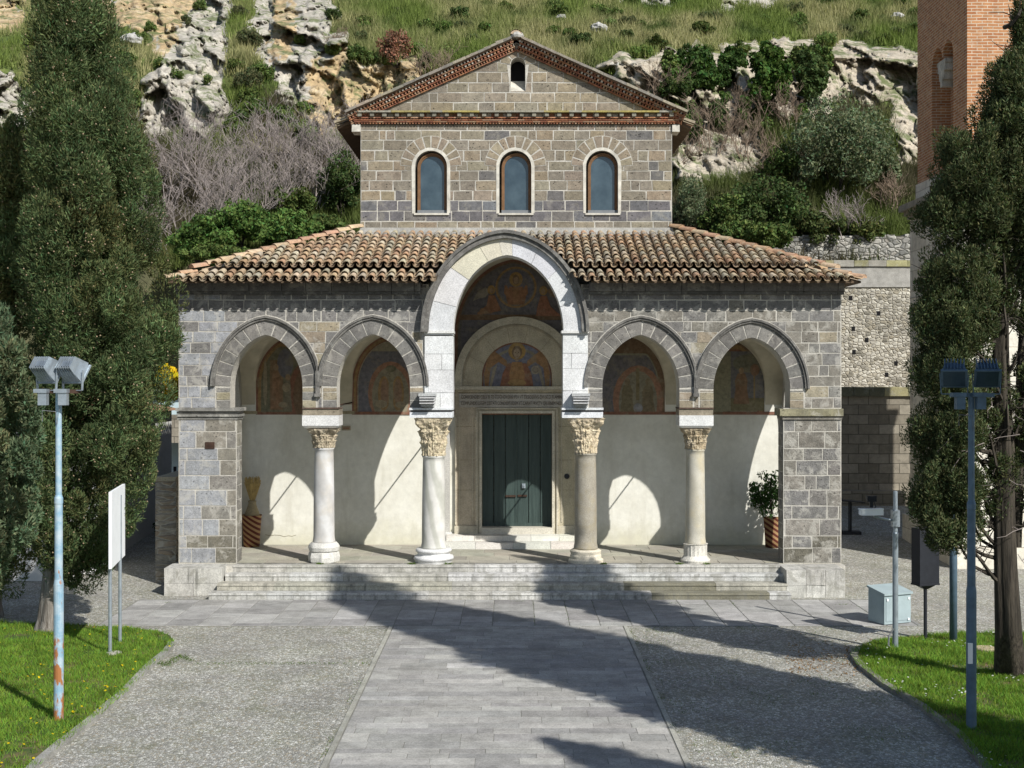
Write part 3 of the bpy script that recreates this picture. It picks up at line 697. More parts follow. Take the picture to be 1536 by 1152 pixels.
# ------------------------------------------------------------------ portal
por = empty('portal', (0, YB, 0)); por.parent = church
def pzb(py): return PZ(py, YB)
def pxb(px): return PX(px, YB)
mb = MB(); cW = (.50, .45, .34)
def frame(xa, xb, ztop, za, w, y0, y1, c):      # jambs and head around an opening
    mb.box((xa-w, y0, za), (xa, y1, ztop), c, .001); mb.box((xb, y0, za), (xb+w, y1, ztop), c, .001); mb.box((xa-w, y0, ztop+.001), (xb+w, y1, ztop+w), c, .001)
zth = pzb(800)
frame(DX0, DX1, DZ1, zth, .07, YB-.14, YB+.3, (.56, .52, .42)); frame(DX0-.07, DX1+.07, DZ1+.07, zth, .05, YB-.10, YB+.1, (.48, .43, .32)); frame(DX0-.12, DX1+.12, DZ1+.12, zth, .03, YB-.15, YB+.1, (.56, .52, .42))
xo0, xo1 = pxb(683), pxb(868)
for a, b in ((xo0, DX0-.151), (DX1+.151, xo1)):
    mb.box((a, YB-.08, zth), (b, YB, pzb(588)), jc((.47, .42, .31), .05)); w = .03
    for q in ((a, b),):
        for s, e in ((q[0], q[0]+.035), (q[1]-.035, q[1])): mb.box((s, YB-.115, zth+.25), (e, YB-.08, pzb(625)), (.54, .49, .38))
        for s, e in ((q[0]+.10, q[0]+.125), (q[1]-.125, q[1]-.10)): mb.box((s, YB-.10, zth+.32), (e, YB-.08, pzb(625)), (.52, .47, .36))
    for z in (pzb(640), pzb(690), pzb(735)): mb.box((a, YB-.082, z), (b, YB-.0795, z+.012), (.25, .22, .15))
    mb.box((a-.02, YB-.13, zth), (b+.02, YB, zth+.22), (.5, .46, .36))
mb.box((DX0-.15, YB-.08, DZ1+.151), (DX1+.15, YB, pzb(588)), (.46, .42, .32))
mb.box((xo0, YB-.17, pzb(588)+.001), (xo1, YB, pzb(584.5)), (.42, .37, .27)); mb.box((xo0-.03, YB-.22, pzb(584.5)+.001), (xo1+.03, YB, pzb(579.5)), (.56, .52, .42), .002)
jb = mb.mk('door_surround', M['warm_marble'], por)
mb = MB(); mb.box((pxb(689), YB-.11, pzb(611)), (pxb(862), YB-.081, pzb(590)), (.47, .44, .39)); ins = mb.mk('inscription_slab', M['warm_marble'], por)
XC = pxb(775.5)
def text(body, x0, x1, zc, h, y, name='lettering'):
    cu = bpy.data.curves.new(name, 'FONT'); cu.body = body; cu.size = 1; cu.extrude = 0.004; cu.align_x = 'LEFT'; cu.resolution_u = 3
    o = bpy.data.objects.new(name, cu); COL.objects.link(o)
    dg = bpy.context.evaluated_depsgraph_get(); me = bpy.data.meshes.new_from_object(o.evaluated_get(dg)); bpy.data.objects.remove(o)
    co = np.empty(len(me.vertices)*3, np.float32); me.vertices.foreach_get('co', co); co = co.reshape(-1, 3)
    a0, a1 = co[:, 0].min(), co[:, 0].max(); b0, b1 = co[:, 1].min(), co[:, 1].max()
    V = np.stack([x0+(co[:, 0]-a0)/(a1-a0)*(x1-x0), y-co[:, 2], zc-h/2+(co[:, 1]-b0)/(b1-b0)*h], 1)
    F = [tuple(p.vertices) for p in me.polygons]; bpy.data.meshes.remove(me); return V, F
M['ink'] = plain('inscription_letters', (.10, .075, .05), .9, var=.3)
lv, lf = [], []
for s, zc in (('CONSCENDES CELV SI TE COGNOVERIS IPSV VT DESIDERIVS QVI SCO FLAMINE PLENVS', pzb(595.8)), ('COMPLENDO LEGEM DEITATI CONDIDIT EDEM VT CAPIAT FRVCTV QVI FINEM NESCIAT VLLV', pzb(605.2))):
    V, F = text(s, pxb(692), pxb(860), zc, .115, YB-.115); n = len(lv); lv += [tuple(v) for v in V]; lf += [tuple(i+n for i in f) for f in F]
mk('lettering', lv, lf, M['ink'], ins)
# archivolt over the door
LUN = roundarch(XC, (828-723)/2/54.0, pzb(566), pzb(580), 28); zsp = pzb(568)
o1 = roundarch(XC, 1.52, zsp, pzb(580), 28); o2 = roundarch(XC, 1.72, zsp, pzb(580), 28)
mb = MB(); band(LUN, o1, YB-.10, YB, mb, (.5, .45, .34)); band(o1, o2, YB-.17, YB, mb, (.54, .50, .40))
rr = roundarch(XC, 1.50, zsp, None, 28); band(offset(rr, -.05), rr, YB-.125, YB-.09, mb, (.40, .35, .26))
for a in (22, 50, 78, 101, 128, 155):
    c_, s_ = math.cos(R(a)), math.sin(R(a)); p0 = (XC+1.0*c_, YB-.102, zsp+1.0*s_); p1 = (XC+1.46*c_, YB-.102, zsp+1.46*s_); mb.obox(p0, p1, .006, .006, (0, 1, 0), (.2, .17, .11))
mb.mk('archivolt', M['warm_marble'], por)
# door leaves
dr = empty('door', (XC, YB+.2, DZ0)); dr.parent = por
for s in (-1, 1):
    mb = MB(); w = (DX1-DX0)/2
    for k in range(3):
        a = XC+s*(.012+k*w/3); b = XC+s*(w/3*(k+1)-.008)
        mb.box((min(a, b), YB+.20, DZ0+.05), (max(a, b), YB+.25, DZ1), jc((1, 1, 1), .1))
    mb.box((min(XC+s*.004, XC+s*.05), YB+.185, DZ0+.05), (max(XC+s*.004, XC+s*.05), YB+.2, DZ1))
    mb.box((min(XC+s*.05, XC+s*w), YB+.188, DZ0+.05), (max(XC+s*.05, XC+s*w), YB+.2, DZ0+.14))
    mb.mk('door_leaf', M['door'], dr)
mb = MB(); zb_ = pzb(745); mb.box((XC-.32, YB+.155, zb_-.025), (XC-.03, YB+.19, zb_+.025)); mb.box((XC+.02, YB+.155, zb_-.015), (XC+.28, YB+.19, zb_+.035)); mb.mk('door_bar', M['iron'], dr)
mb = MB(); mb.box((XC+.14, YB+.15, pzb(733)), (XC+.24, YB+.19, pzb(726))); mb.lathe((XC+.19, YB+.15), [(.02, pzb(733)), (.03, pzb(730)), (.02, pzb(727))], 10); mb.mk('lock', M['galv'], dr)
mb = MB(); mb.lathe((0, 0), [(.075, 0), (.07, .02), (.02, .03)], 20); mb.V = [(x+pxb(850), YB-.115-z, y+pzb(714)) for x, y, z in mb.V]; mb.mk('bell_plate', M['black'], por)
# door steps
mb = MB(); mb.box((DX0-.02, YB-.16, pzb(800)), (DX1+.02, YB+.42, DZ0+.045), (.56, .53, .45)); 
for (a, b, y0, z0, z1, nn) in ((676, 885, YB-.55, ZF+.165, zth, 5), (665, 885, YB-.95, ZF, ZF+.16, 4)):
    x = pxb(a)-.1; e = pxb(b)-.1; w = (e-x)/nn
    for k in range(nn): mb.box((x+k*w+.004, y0, z0+.002), (x+(k+1)*w-.004, YB, z1), jc((.62, .60, .55), .06), .003)
mb.mk('door_step', M['marble'], por)
# light pilaster slab beside the portal
mb = MB(); mb.box((pxb(664), YB-.10, ZF+.35), (pxb(675), YB, pzb(640)), (.46, .45, .42)); mb.box((pxb(660), YB-.16, ZF+.165), (pxb(678), YB, ZF+.36), (.6, .6, .58)); mb.mk('pilaster', M['marble'], por)
# ------------------------------------------------------------------ frescoes (painted plaster, one flat painting per bay)
def ell(cx_, cy_, rx, ry, n=20, a0=0, a1=360): return [(cx_+rx*math.cos(R(a0+(a1-a0)*k/n)), cy_+ry*math.sin(R(a0+(a1-a0)*k/n))) for k in range(n if a1-a0 == 360 else n+1)]
def fresco(name, label, bg, layers, y, parent=church):
    mb = MB(); V = [(x, y, z) for x, z in bg[0]]; mb.add(V, [tuple(range(len(V)))[::-1]], bg[1])
    for k, (poly, c) in enumerate(layers):
        poly = [(px, min(py, 622)) for px, py in poly]
        yy = y-.0015*(k+1); V = [(pxb(px), yy, pzb(py)) for px, py in poly]
        pl_ = [(v[0], v[2]) for v in V]; a = sum(pl_[i][0]*pl_[(i+1) % len(pl_)][1]-pl_[(i+1) % len(pl_)][0]*pl_[i][1] for i in range(len(pl_)))
        f = tuple(range(len(V))); mb.add(V, [f if a > 0 else f[::-1]], c)
    o = mb.mk(name, M['fresco'], parent); return tag(o, label)
RED = (.24, .055, .035); OCH = (.36, .20, .06); BLU = (.10, .13, .22); CRM = (.36, .31, .21); GRN = (.12, .14, .09); BRN = (.16, .075, .04); PINK = (.36, .15, .10); SKIN = (.38, .25, .15); YEL = (.42, .24, .05)
def vback(k, inset=.0, zlow=pzb(622)):
    o = offset(VA[k], -inset); o = [p for p in o if p[1] > zlow+.02]; return [(o[0][0], zlow)]+o+[(o[-1][0], zlow)]
def rect(a, b, c, d): return [(a, b), (c, b), (c, d), (a, d)]
def inner(k, inset, cut=None):
    o = vback(k, inset, pzb(618)); r = [(x/(YB+CAMD)*FPX+VX, VY-(z-CAMZ)*FPX/(YB+CAMD)) for x, z in o]
    return [(a, max(b, cut)) for a, b in r] if cut else r
def robe(x, y, w, h, c): return [(x-w*.25, y), (x+w*.25, y), (x+w*.42, y+h*.25), (x+w*.38, y+h*.5), (x+w*.55, y+h), (x-w*.55, y+h), (x-w*.4, y+h*.5), (x-w*.45, y+h*.25)], c
def stripes(x0, x1, y0, y1, n, c): return [([(x0+(x1-x0)*k/n, y0), (x0+(x1-x0)*k/n+1.2, y0), (x0+(x1-x0)*k/n+1.6, y1), (x0+(x1-x0)*k/n, y1)], c) for k in range(n)]
fy = YB-.004
L1 = [(inner(0, .06), OCH), (inner(0, .14, 520), GRN), (rect(405, 540, 425, 615), (.22, .12, .06)), (ell(455, 590, 22, 45), RED), (ell(456, 594, 16, 40), BRN), (ell(428, 545, 12, 22), BLU), robe(414, 555, 14, 58, (.3, .14, .07)), (ell(414, 551, 4, 5), SKIN), robe(432, 570, 12, 46, (.2, .19, .14)), (ell(432, 566, 4, 5), SKIN), (ell(398, 575, 3, 34), CRM), (ell(430, 581, 6.5, 7), CRM), (ell(425, 607, 7, 4.5), CRM)]
fresco('fresco', 'faded brown fresco with pale patches in the left bay', (vback(0), RED), L1, fy)
L2 = [(inner(1, .05), OCH), (inner(1, .12), RED), (inner(1, .15, 512), (.35, .34, .26)), (inner(1, .18, 527), BLU), (ell(586, 590, 34, 48), PINK), (ell(586, 594, 28, 44), (.26, .25, .19)), (ell(576, 590, 9, 26), OCH), (ell(597, 590, 9, 26), OCH), (ell(577, 588, 6, 20), (.28, .15, .1)), (ell(597, 588, 6, 20), (.28, .15, .1)), (rect(583, 556, 590, 610), (.3, .29, .2)), (ell(586.5, 553, 8, 5), GRN), (ell(572, 606, 9, 6), CRM), (ell(601, 607, 8, 5), CRM), (rect(532, 617.5, 622, 622), RED)]
fresco('fresco', 'red and ochre fresco of two hooded shapes in the bay left of the door', (vback(1), RED), L2, fy)
L4 = [(inner(3, .05), BRN), (inner(3, .16, 530), (.27, .29, .22)), (inner(3, .20, 533), (.09, .11, .18)), (ell(957, 600, 38, 52), PINK), (ell(957, 604, 29, 48), (.24, .24, .19)), (rect(954, 552, 959, 600), (.17, .14, .06)), robe(941, 578, 20, 42, (.15, .13, .07)), (ell(941, 573, 4, 6), (.2, .15, .09)), robe(972, 578, 20, 42, (.15, .12, .07)), (ell(972, 573, 4, 6), (.2, .15, .09)), (ell(957, 612, 7, 7), (.3, .33, .4)), (rect(900, 617.5, 1020, 622), RED)]
fresco('fresco', 'blue fresco of two cloaked figures beside a pillar in the bay right of the door', (vback(3), BRN), L4, fy)
L5 = [(inner(4, .06), OCH), (inner(4, .15, 524), RED), (rect(1085, 545, 1093, 616), BRN), (inner(4, .20, 527), (.28, .29, .2)), ([(1096, 527), (1132, 527), (1146, 540), (1146, 616), (1096, 616)], (.10, .13, .19)), (rect(1096, 597, 1146, 616), (.14, .14, .06)), (ell(1125, 545, 26, 14), (.12, .15, .12)), robe(1112, 560, 22, 46, (.22, .1, .05)), (ell(1112, 556, 4, 5), SKIN), (rect(1130, 560, 1132.5, 600), (.25, .17, .06)), (ell(1132, 555, 7, 9), (.25, .11, .07)), (rect(1084, 617.5, 1166, 622), RED)]
fresco('fresco', 'dark blue fresco of a robed figure by a slender tree in the right bay', (vback(4), BRN), L5, fy)
def wing(x, y, s, m=1): return [(x, y), (x-m*8*s, y-5*s), (x-m*20*s, y+2*s), (x-m*27*s, y+16*s), (x-m*18*s, y+12*s), (x-m*8*s, y+10*s)]
# upper lunette: a figure in a round frame and two winged ones (generic), colours darkened for the shade overhead
LC = [(inner(2, .06), BRN), (inner(2, .10), (.07, .09, .12)), (inner(2, .18), (.08, .10, .17)), (rect(690, 472, 870, 480), BRN),
      (ell(774, 431, 31, 31, 36), OCH), (ell(774, 431, 28, 28, 36), (.13, .14, .15)), (ell(774, 431, 26, 26, 36), (.07, .10, .2)),
      (ell(774, 419, 10, 11), YEL), ([(764, 430), (784, 430), (789, 446), (786, 457), (762, 457), (759, 446)], (.30, .11, .05)), (rect(770, 432, 778, 457), (.36, .16, .07)), (ell(774, 419.5, 5.2, 7.5), (.17, .09, .05)), (ell(774, 420.5, 3.6, 5.4), SKIN),
      ([(757, 428), (760, 428), (766, 440), (762, 448), (756, 440)], (.32, .12, .05)), ([(791, 428), (788, 428), (782, 440), (786, 448), (792, 440)], (.32, .12, .05)),
      (wing(736, 436, 1.0), (.30, .29, .26)), (ell(737, 435, 6, 7), YEL), (ell(737.5, 436, 3, 4), SKIN), ([(733, 443), (742, 443), (752, 466), (722, 472), (715, 470), (730, 458)], (.32, .11, .05)), ([(722, 462), (740, 470), (716, 472)], (.3, .14, .06)),
      (wing(820, 436, .9, -1), (.24, .14, .09)), (ell(815, 436, 6, 7), YEL), (ell(814.5, 437, 3, 4), SKIN), ([(811, 444), (820, 444), (826, 460), (842, 474), (804, 474), (806, 460)], (.32, .09, .05))]
fresco('fresco', 'shade darkened blue fresco of a haloed figure in a ring between two winged ones', (vback(2), RED), LC, fy)
# small lunette over the door: one winged haloed figure (generic)
bgl = [(x, z) for x, z in LUN]
LL = [([(XC_/(YB+CAMD)*FPX+VX, VY-(z-CAMZ)*FPX/(YB+CAMD)) for XC_, z in roundarch(XC, .93, pzb(566), pzb(579.5), 28)], (.13, .17, .30)),
      (ell(775.5, 570, 48, 48, 20, 180, 360), (.27, .26, .2)), (ell(775.5, 572, 44, 46, 20, 180, 360), (.14, .18, .3)),
      ([(760, 541), (742, 527), (733, 530), (726, 560), (727, 579), (733, 579), (736, 552), (748, 543), (762, 552)], (.36, .17, .06)), ([(791, 541), (809, 527), (818, 530), (825, 560), (824, 579), (818, 579), (815, 552), (803, 543), (789, 552)], (.36, .17, .06)),
      ([(740, 552), (746, 546), (738, 579), (734, 579)], (.36, .33, .27)), ([(811, 552), (805, 546), (813, 579), (817, 579)], (.36, .33, .27)),
      (ell(775.5, 527, 13, 13, 26), YEL), (ell(775.5, 527, 11.6, 11.6, 26), (.46, .27, .05)),
      ([(762, 545), (789, 545), (797, 560), (800, 579), (750, 579), (754, 560)], (.30, .08, .04)), ([(768, 543), (783, 543), (787, 560), (786, 579), (765, 579), (764, 560)], (.42, .20, .06)), (ell(775.5, 574, 14, 5), (.45, .26, .08)),
      (ell(775.5, 528, 7.6, 9.2), (.13, .065, .03)), (ell(775.5, 530, 5.2, 7.4), (.42, .32, .22)), (rect(773, 537, 778, 542), (.38, .27, .18)),
      (ell(773.3, 529, 1, .7, 8), (.05, .03, .02)), (ell(777.7, 529, 1, .7, 8), (.05, .03, .02)), (rect(774, 534, 777, 534.7), (.25, .08, .05)), (rect(775.1, 529.5, 775.9, 532.5), (.25, .17, .1)), (ell(803, 555, 6.5, 6.5), (.4, .36, .3)), (ell(803, 555, 4.5, 4.5), (.3, .27, .22))]
fresco('fresco', 'bright fresco of a winged haloed figure in the lunette over the door', (bgl, RED), LL, YB-.05, por)
mb = MB(); mb.box((pxb(513), YB-.03, pzb(645.5)), (pxb(526), YB, pzb(639)), (.5, .42, .3)); mb.box((pxb(515), YB-.034, pzb(643.5)), (pxb(524), YB-.03, pzb(641)), (.35, .12, .05)); mb.mk('wall_plaque', M['fresco'], back)
mb = MB()
for a, b in ((360, 386), (505, 532)): mb.box((pxb(a), YB-.015, pzb(621)), (pxb(b), YB, pzb(616.5)), (.42, .38, .24))
mb.mk('painted_band', M['fresco'], back)
# crack
mb = MB(); pts = [(398, 802), (405, 803.5), (412, 802.5), (420, 803), (426, 805), (433, 803.5), (438, 804.5), (444, 802.5)]
mb.tube([(pxb(a), YB-.001, pzb(b)) for a, b in pts], .008, 4, (.3, .28, .2)); mb.mk('crack', M['fresco'], back)
# ------------------------------------------------------------------ floor and steps
mb = MB(); mb.box((X0-.02, -.30, 0), (X1+.02, YB, ZF-.014)); pfl = mb.mk('portico_floor', M['mortar'], church)
fm = blocks(X0, X1, -.02, YB, lambda r: random.uniform(.55, .75), (.8, 1.5), .01, lambda x, z, r: jc((.34, .325, .27), .10), jit=.003, mapf=lambda u, v, d: (u, v, ZF-.012+d), proud=.012)
fm.mk('floor_slabs', M['floor'], pfl)
st = empty('steps', (0, -1, 0)); st.parent = church
sx0, sx1 = PX(318, -1), PX(1182, -1); mb = MB()
cols_ = [(.50, .49, .46), (.40, .385, .33), (.52, .52, .50), (.45, .44, .40)]
for k in range(4):
    z1 = ZF-k*.17; y0 = -.33-k*.35; x = sx0+(.12*(3-k)); xe = sx1
    while x < xe-.01:
        w = min(random.uniform(1.1, 3.2), xe-x)
        if xe-x-w < .4: w = xe-x
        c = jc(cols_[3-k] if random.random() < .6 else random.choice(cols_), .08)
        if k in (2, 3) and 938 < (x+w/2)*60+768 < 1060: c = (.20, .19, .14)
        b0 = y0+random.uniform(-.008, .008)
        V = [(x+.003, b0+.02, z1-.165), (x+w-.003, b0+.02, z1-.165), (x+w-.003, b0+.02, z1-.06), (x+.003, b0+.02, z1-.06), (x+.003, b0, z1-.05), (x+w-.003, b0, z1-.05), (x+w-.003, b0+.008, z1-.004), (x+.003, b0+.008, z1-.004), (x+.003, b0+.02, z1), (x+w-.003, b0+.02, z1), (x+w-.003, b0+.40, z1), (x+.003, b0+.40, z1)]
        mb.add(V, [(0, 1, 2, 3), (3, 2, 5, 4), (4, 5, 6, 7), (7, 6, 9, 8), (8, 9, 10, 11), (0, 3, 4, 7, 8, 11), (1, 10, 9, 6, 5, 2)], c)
        x += w
mb.mk('step_slabs', M['steps'], st)
mb = MB()
for k in range(4): mb.box((sx0+.12*(3-k)+.01, -.33-k*.35+.03, 0), (sx1-.01, -.25, ZF-k*.17-.17+.16))
mb.mk('step_core', M['mortar_dark'], st)
for (a, b, yf, n) in ((246, 334, -.75, 2), (1180, 1268, -1.02, 3)):
    xa, xb = PX(a, yf), PX(b, yf); mb = MB(); w = (xb-xa)/n; zz = ZF-.01
    for k in range(n):
        for z0, z1 in ((0, .30), (.305, zz)):
            mb.box((xa+k*w+.004, yf+random.uniform(-.01, .01), z0), (xa+(k+1)*w-.004, .02, z1), jc((.50, .49, .45), .1), .006)
    mb.box((xa+.02, -.0, 0), (xb-.02, 1.1, zz-.004), (.3, .29, .26))
    mb.mk('plinth', M['steps'], st)
# ------------------------------------------------------------------ nave front
NX0, NX1 = pxb(541), pxb(1008); NC = pxb(774.5); ZS = pzb(320); ZG = 12.3; APZ = pzb(60)
WC = [pxb(646.5), pxb(773), pxb(903)]; WR = .445
WO = [roundarch(c, WR, pzb(250), ZS, 20) for c in WC]
def gz(x): return APZ-abs(x-NC)*((APZ-pzb(172))/(NX1-NC))
ZT = 13.25
nf = MB(); nf.box((NX0, YB, 8.6), (NX1, YB+.5, ZS)); archmass(NX0, NX1, ZG, WO, YB, YB+.5, ZS, nf)
def gx(z): return (APZ-z)/((APZ-pzb(172))/(NX1-NC))
nf.prism([(NX0, ZG), (NX1, ZG), (NX1, gz(NX1)), (NC+gx(ZT), ZT), (NC-gx(ZT), ZT), (NX0, gz(NX0))], YB, YB+.5)
SW = roundarch(pxb(777), .205, pzb(97), ZT, 14)
archmass(NC-gx(ZT), NC+gx(ZT), lambda x: gz(x), [SW[:7]+SW[7:]], YB, YB+.5, ZT, nf)
nave = nf.mk('nave_front_wall', M['mortar'], church)
def ncol(x, z, r):
    py = VY-(z-CAMZ)*54
    if 300 < py < 332: c = random.choice([(.12, .12, .125), (.135, .13, .135), (.15, .14, .13), (.16, .17, .18) if random.random() < .3 else (.125, .12, .125)])
    elif random.random() < .03: c = (.13, .125, .12)
    else: c = random.choice([(.225, .195, .148), (.238, .207, .158), (.208, .182, .14), (.20, .178, .143), (.24, .20, .14)])
    return jc(c, .09)
gb = [(NX0+.012, 8.7), (NX1-.012, 8.7), (NX1-.012, gz(NX1)-.1), (NC, APZ-.1), (NX0+.012, gz(NX0)-.1)]
vh = [offset(w[1:-1], .26) for w in WO]+[[(w[0][0]-.05, ZS-.03), (w[1][0]-.05, w[1][1]+.02), (w[-1][0]+.05, w[1][1]+.02), (w[-1][0]+.05, ZS-.03)] for w in WO]+[offset(SW, .10)[1:-1]+[(SW[-1][0]+.01, ZT+.02), (SW[0][0]-.01, ZT+.02)]]
rws = [(pzb(332)-pzb(345)), (pzb(316.5)-pzb(332)), (pzb(301)-pzb(316.5)), .28, .28, .27, .27, .30, .28, .27, .25, .26, .27, .27, .28, .29, .28, .29, .28, .29, .28, .3, .3, .3]
blocks(NX0, NX1, pzb(345), APZ, rws, (.36, .74), .029, ncol, vh, gb, jit=.010, mapf=lambda u, v, d: (u, YB-d, v)).mk('tufa_facing', M['tufa'], nave)
for w, t0, t1, of, th, big in [(w, .0, .415, .09, .31, 1) for w in WO]+[(SW, 0, .30, .02, .26, 0)]:
    ring = MB(); voussoirs(offset(w[1:-1], of), th, YB, lambda: jc((.245, .205, .15), .12), ring, .020, .165, .032, back=.0); ring.mk('window_voussoirs', M['tufa'], nave)
    mb = MB(); band(offset(w[1:-1], t0), offset(w[1:-1], t1), YB-.012, YB, mb); mb.mk('arch_mortar', M['mortar'], nave)
    if big: mb = MB(); band(w, offset([(x+random.uniform(-.012, .012), z+random.uniform(-.012, .012)) for x, z in w], .085), YB-.018, YB+.05, mb); mb.mk('window_plaster_rim', M['wplaster'], nave)
mb = MB(); mb.box((NX0-.02, YB-.20, 9.0), (NX1+.05, YB, pzb(349))); mb.box((NX0-.01, YB-.10, 9.2), (NX1+.02, YB, pzb(342)))
mb.mk('flashing', M['mortar_dark'], nave)
for i, c in enumerate(WC):
    win = empty('window', (c, YB, ZS)); win.parent = church; c = c+.03
    fo = roundarch(c, WR-.035, pzb(251), ZS, 20); fi = roundarch(c, WR-.115, pzb(251), ZS+.08, 20); m_ = roundarch(c, WR-.075, pzb(251), ZS+.02, 20)
    mb = MB(); band(m_, fo, YB+.10, YB+.16, mb); band(fi, m_, YB+.13, YB+.2, mb); mb.mk('frame', M['winwood'], win)
    mb = MB(); mb.box((c-WR+.03, YB+.09, ZS+.004), (c+WR-.03, YB+.2, ZS+.10)); mb.mk('bottom_rail', M['wgrey'], win)
    mb = MB(); mb.box((c-WR-.05, YB-.05, ZS-.05), (c+WR+.03, YB+.14, ZS+.002)); mb.mk('sill', M['wplaster'], win)
    mb = MB(); mb.prism([(x, z) for x, z in roundarch(c, WR-.11, pzb(251), ZS+.06, 20)], YB+.17, YB+.18); mb.mk('pane', M['glass'], win)
win = empty('window', (pxb(777), YB, ZT)); win.parent = church
mb = MB(); mb.box((SW[0][0]-.1, YB+.5, ZT-.3), (SW[-1][0]+.1, YB+.55, ZT+1.3)); mb.mk('opening_shade_panel', M['dark'], win)  # black sheet, its colour stands for the unlit space behind the window
mb = MB(); a, b = SW[0][0]+.004, SW[-1][0]-.004; zt_ = pzb(116)
mb.add([(a, YB-.005, ZT+.003), (b, YB-.005, ZT+.003), (b, YB+.47, zt_), (a, YB+.47, zt_), (a, YB+.48, ZT), (b, YB+.48, ZT)], [(0, 1, 2, 3), (3, 2, 5, 4), (0, 3, 4), (1, 5, 2), (0, 4, 5, 1)]); mb.mk('sill', M['wplaster'], win)
# cornices of brick, dentils and tiles, laid as courses
def course(mb, p0, p1, o0, o1, proud, colf, ln, gap=.01, y=YB, nx=None, jit=0.0, skip=0.0):
    """pieces between the (x,z) points p0 and p1, from o0 to o1 along the upward normal"""
    d = Vector((p1[0]-p0[0], p1[1]-p0[1])); L = d.length; d /= L; nn = Vector((-d.y, d.x))
    if nn.y < 0: nn = -nn
    s = 0
    while s < L-1e-4:
        e = min(s+ln*random.uniform(.9, 1.1), L)
        if random.random() >= skip:
            a, b = s+gap/2, e-gap/2; q = []
            for (t, o) in ((a, o0), (b, o0), (b, o1), (a, o1)):
                v = Vector(p0)+d*t+nn*(o+random.uniform(-jit, jit)); q.append((v.x, v.y))
            aa = sum(q[i][0]*q[(i+1) % 4][1]-q[(i+1) % 4][0]*q[i][1] for i in range(4))
            if aa < 0: q = q[::-1]
            mb.prism(q, y-proud-random.uniform(0, jit), y+.02, colf())
        s = e
BR = lambda: jc(random.choice([(.30, .13, .07), (.35, .17, .09), (.24, .10, .06), (.34, .22, .14)]), .18)
BRW = lambda: jc(random.choice([(.28, .13, .08), (.44, .39, .32), (.33, .2, .12), (.46, .42, .36)]), .12)
DK = lambda: jc((.07, .045, .035), .2)
GT = lambda: jc(random.choice([(.24, .22, .18), (.3, .26, .2), (.2, .185, .16)]), .15)
rk = MB(); AP = (NC, pzb(77)); px1_ = 27/54
for e in ((pxb(527), pzb(187.5)), (pxb(1022), pzb(187.5))):
    f = .80
    course(rk, e, AP, 0, .33, .03, DK, .6, 0)
    course(rk, e, AP, 0, .045*f, .085, BR, .16, .006)
    course(rk, e, AP, .047*f, .115*f, .12, BR, .085, .045)
    course(rk, e, AP, .117*f, .16*f, .155, BR, .16, .006)
    course(rk, e, AP, .162*f, .235*f, .19, BRW, .10, .05)
    course(rk, e, AP, .237*f, .275*f, .225, BR, .16, .006)
    course(rk, e, AP, .277*f, .335*f, .26, BRW, .10, .055)
    course(rk, e, AP, .337*f, .375*f, .29, lambda: jc((.2, .13, .09), .2), .3, .004)
    course(rk, e, AP, .377*f, .46*f, .36, GT, .36, .006, jit=.008)
rk.mk('raking_cornice', M['brick_trim'], nave)
hc = MB(); a, b = pxb(532), pxb(1018); L_ = lambda py: (a, pzb(py)); R_ = lambda py: (b, pzb(py))
def hcourse(y0, y1, proud, cf, ln, gap, **k): course(hc, L_(y0), R_(y0), 0, (y0-y1)/54, proud, cf, ln, gap, **k)
hcourse(187, 167, .03, lambda: (.1, .07, .05), 1.0, 0); hcourse(186.5, 182, .09, BR, .085, .04); hcourse(184.3, 183.2, .11, BR, .2, .005); hcourse(181.9, 180.6, .13, BR, .2, .005); hcourse(180.3, 178.6, .10, BR, .085, .04)
hcourse(178.5, 177, .14, BR, .2, .006); hcourse(176.8, 171, .06, BRW, .18, .008); hcourse(176.8, 170.7, .19, lambda: jc((.19, .18, .14), .12), .10, 0, skip=2)
x = a+.1
while x < b: hc.box((x, YB-.20, pzb(176.5)), (x+.11, YB, pzb(171)), jc((.2, .19, .15), .15), .006); x += .345
hcourse(170.8, 168.3, .24, lambda: random.choice([(.28, .27, .22), (.29, .25, .10), (.25, .24, .19), (.32, .27, .09)]), .35, .004)
hc.mk('string_cornice', M['brick_trim'], nave)
mb = MB()
for x0_, x1_ in ((pxb(528), pxb(541)-.0), (pxb(1008), pxb(1019))): mb.box((x0_, YB-.06, pzb(198)), (x1_, YB+.5, pzb(187.3)), (.55, .54, .5), .004)
mb.mk('kneeler', M['wplaster'], nave)
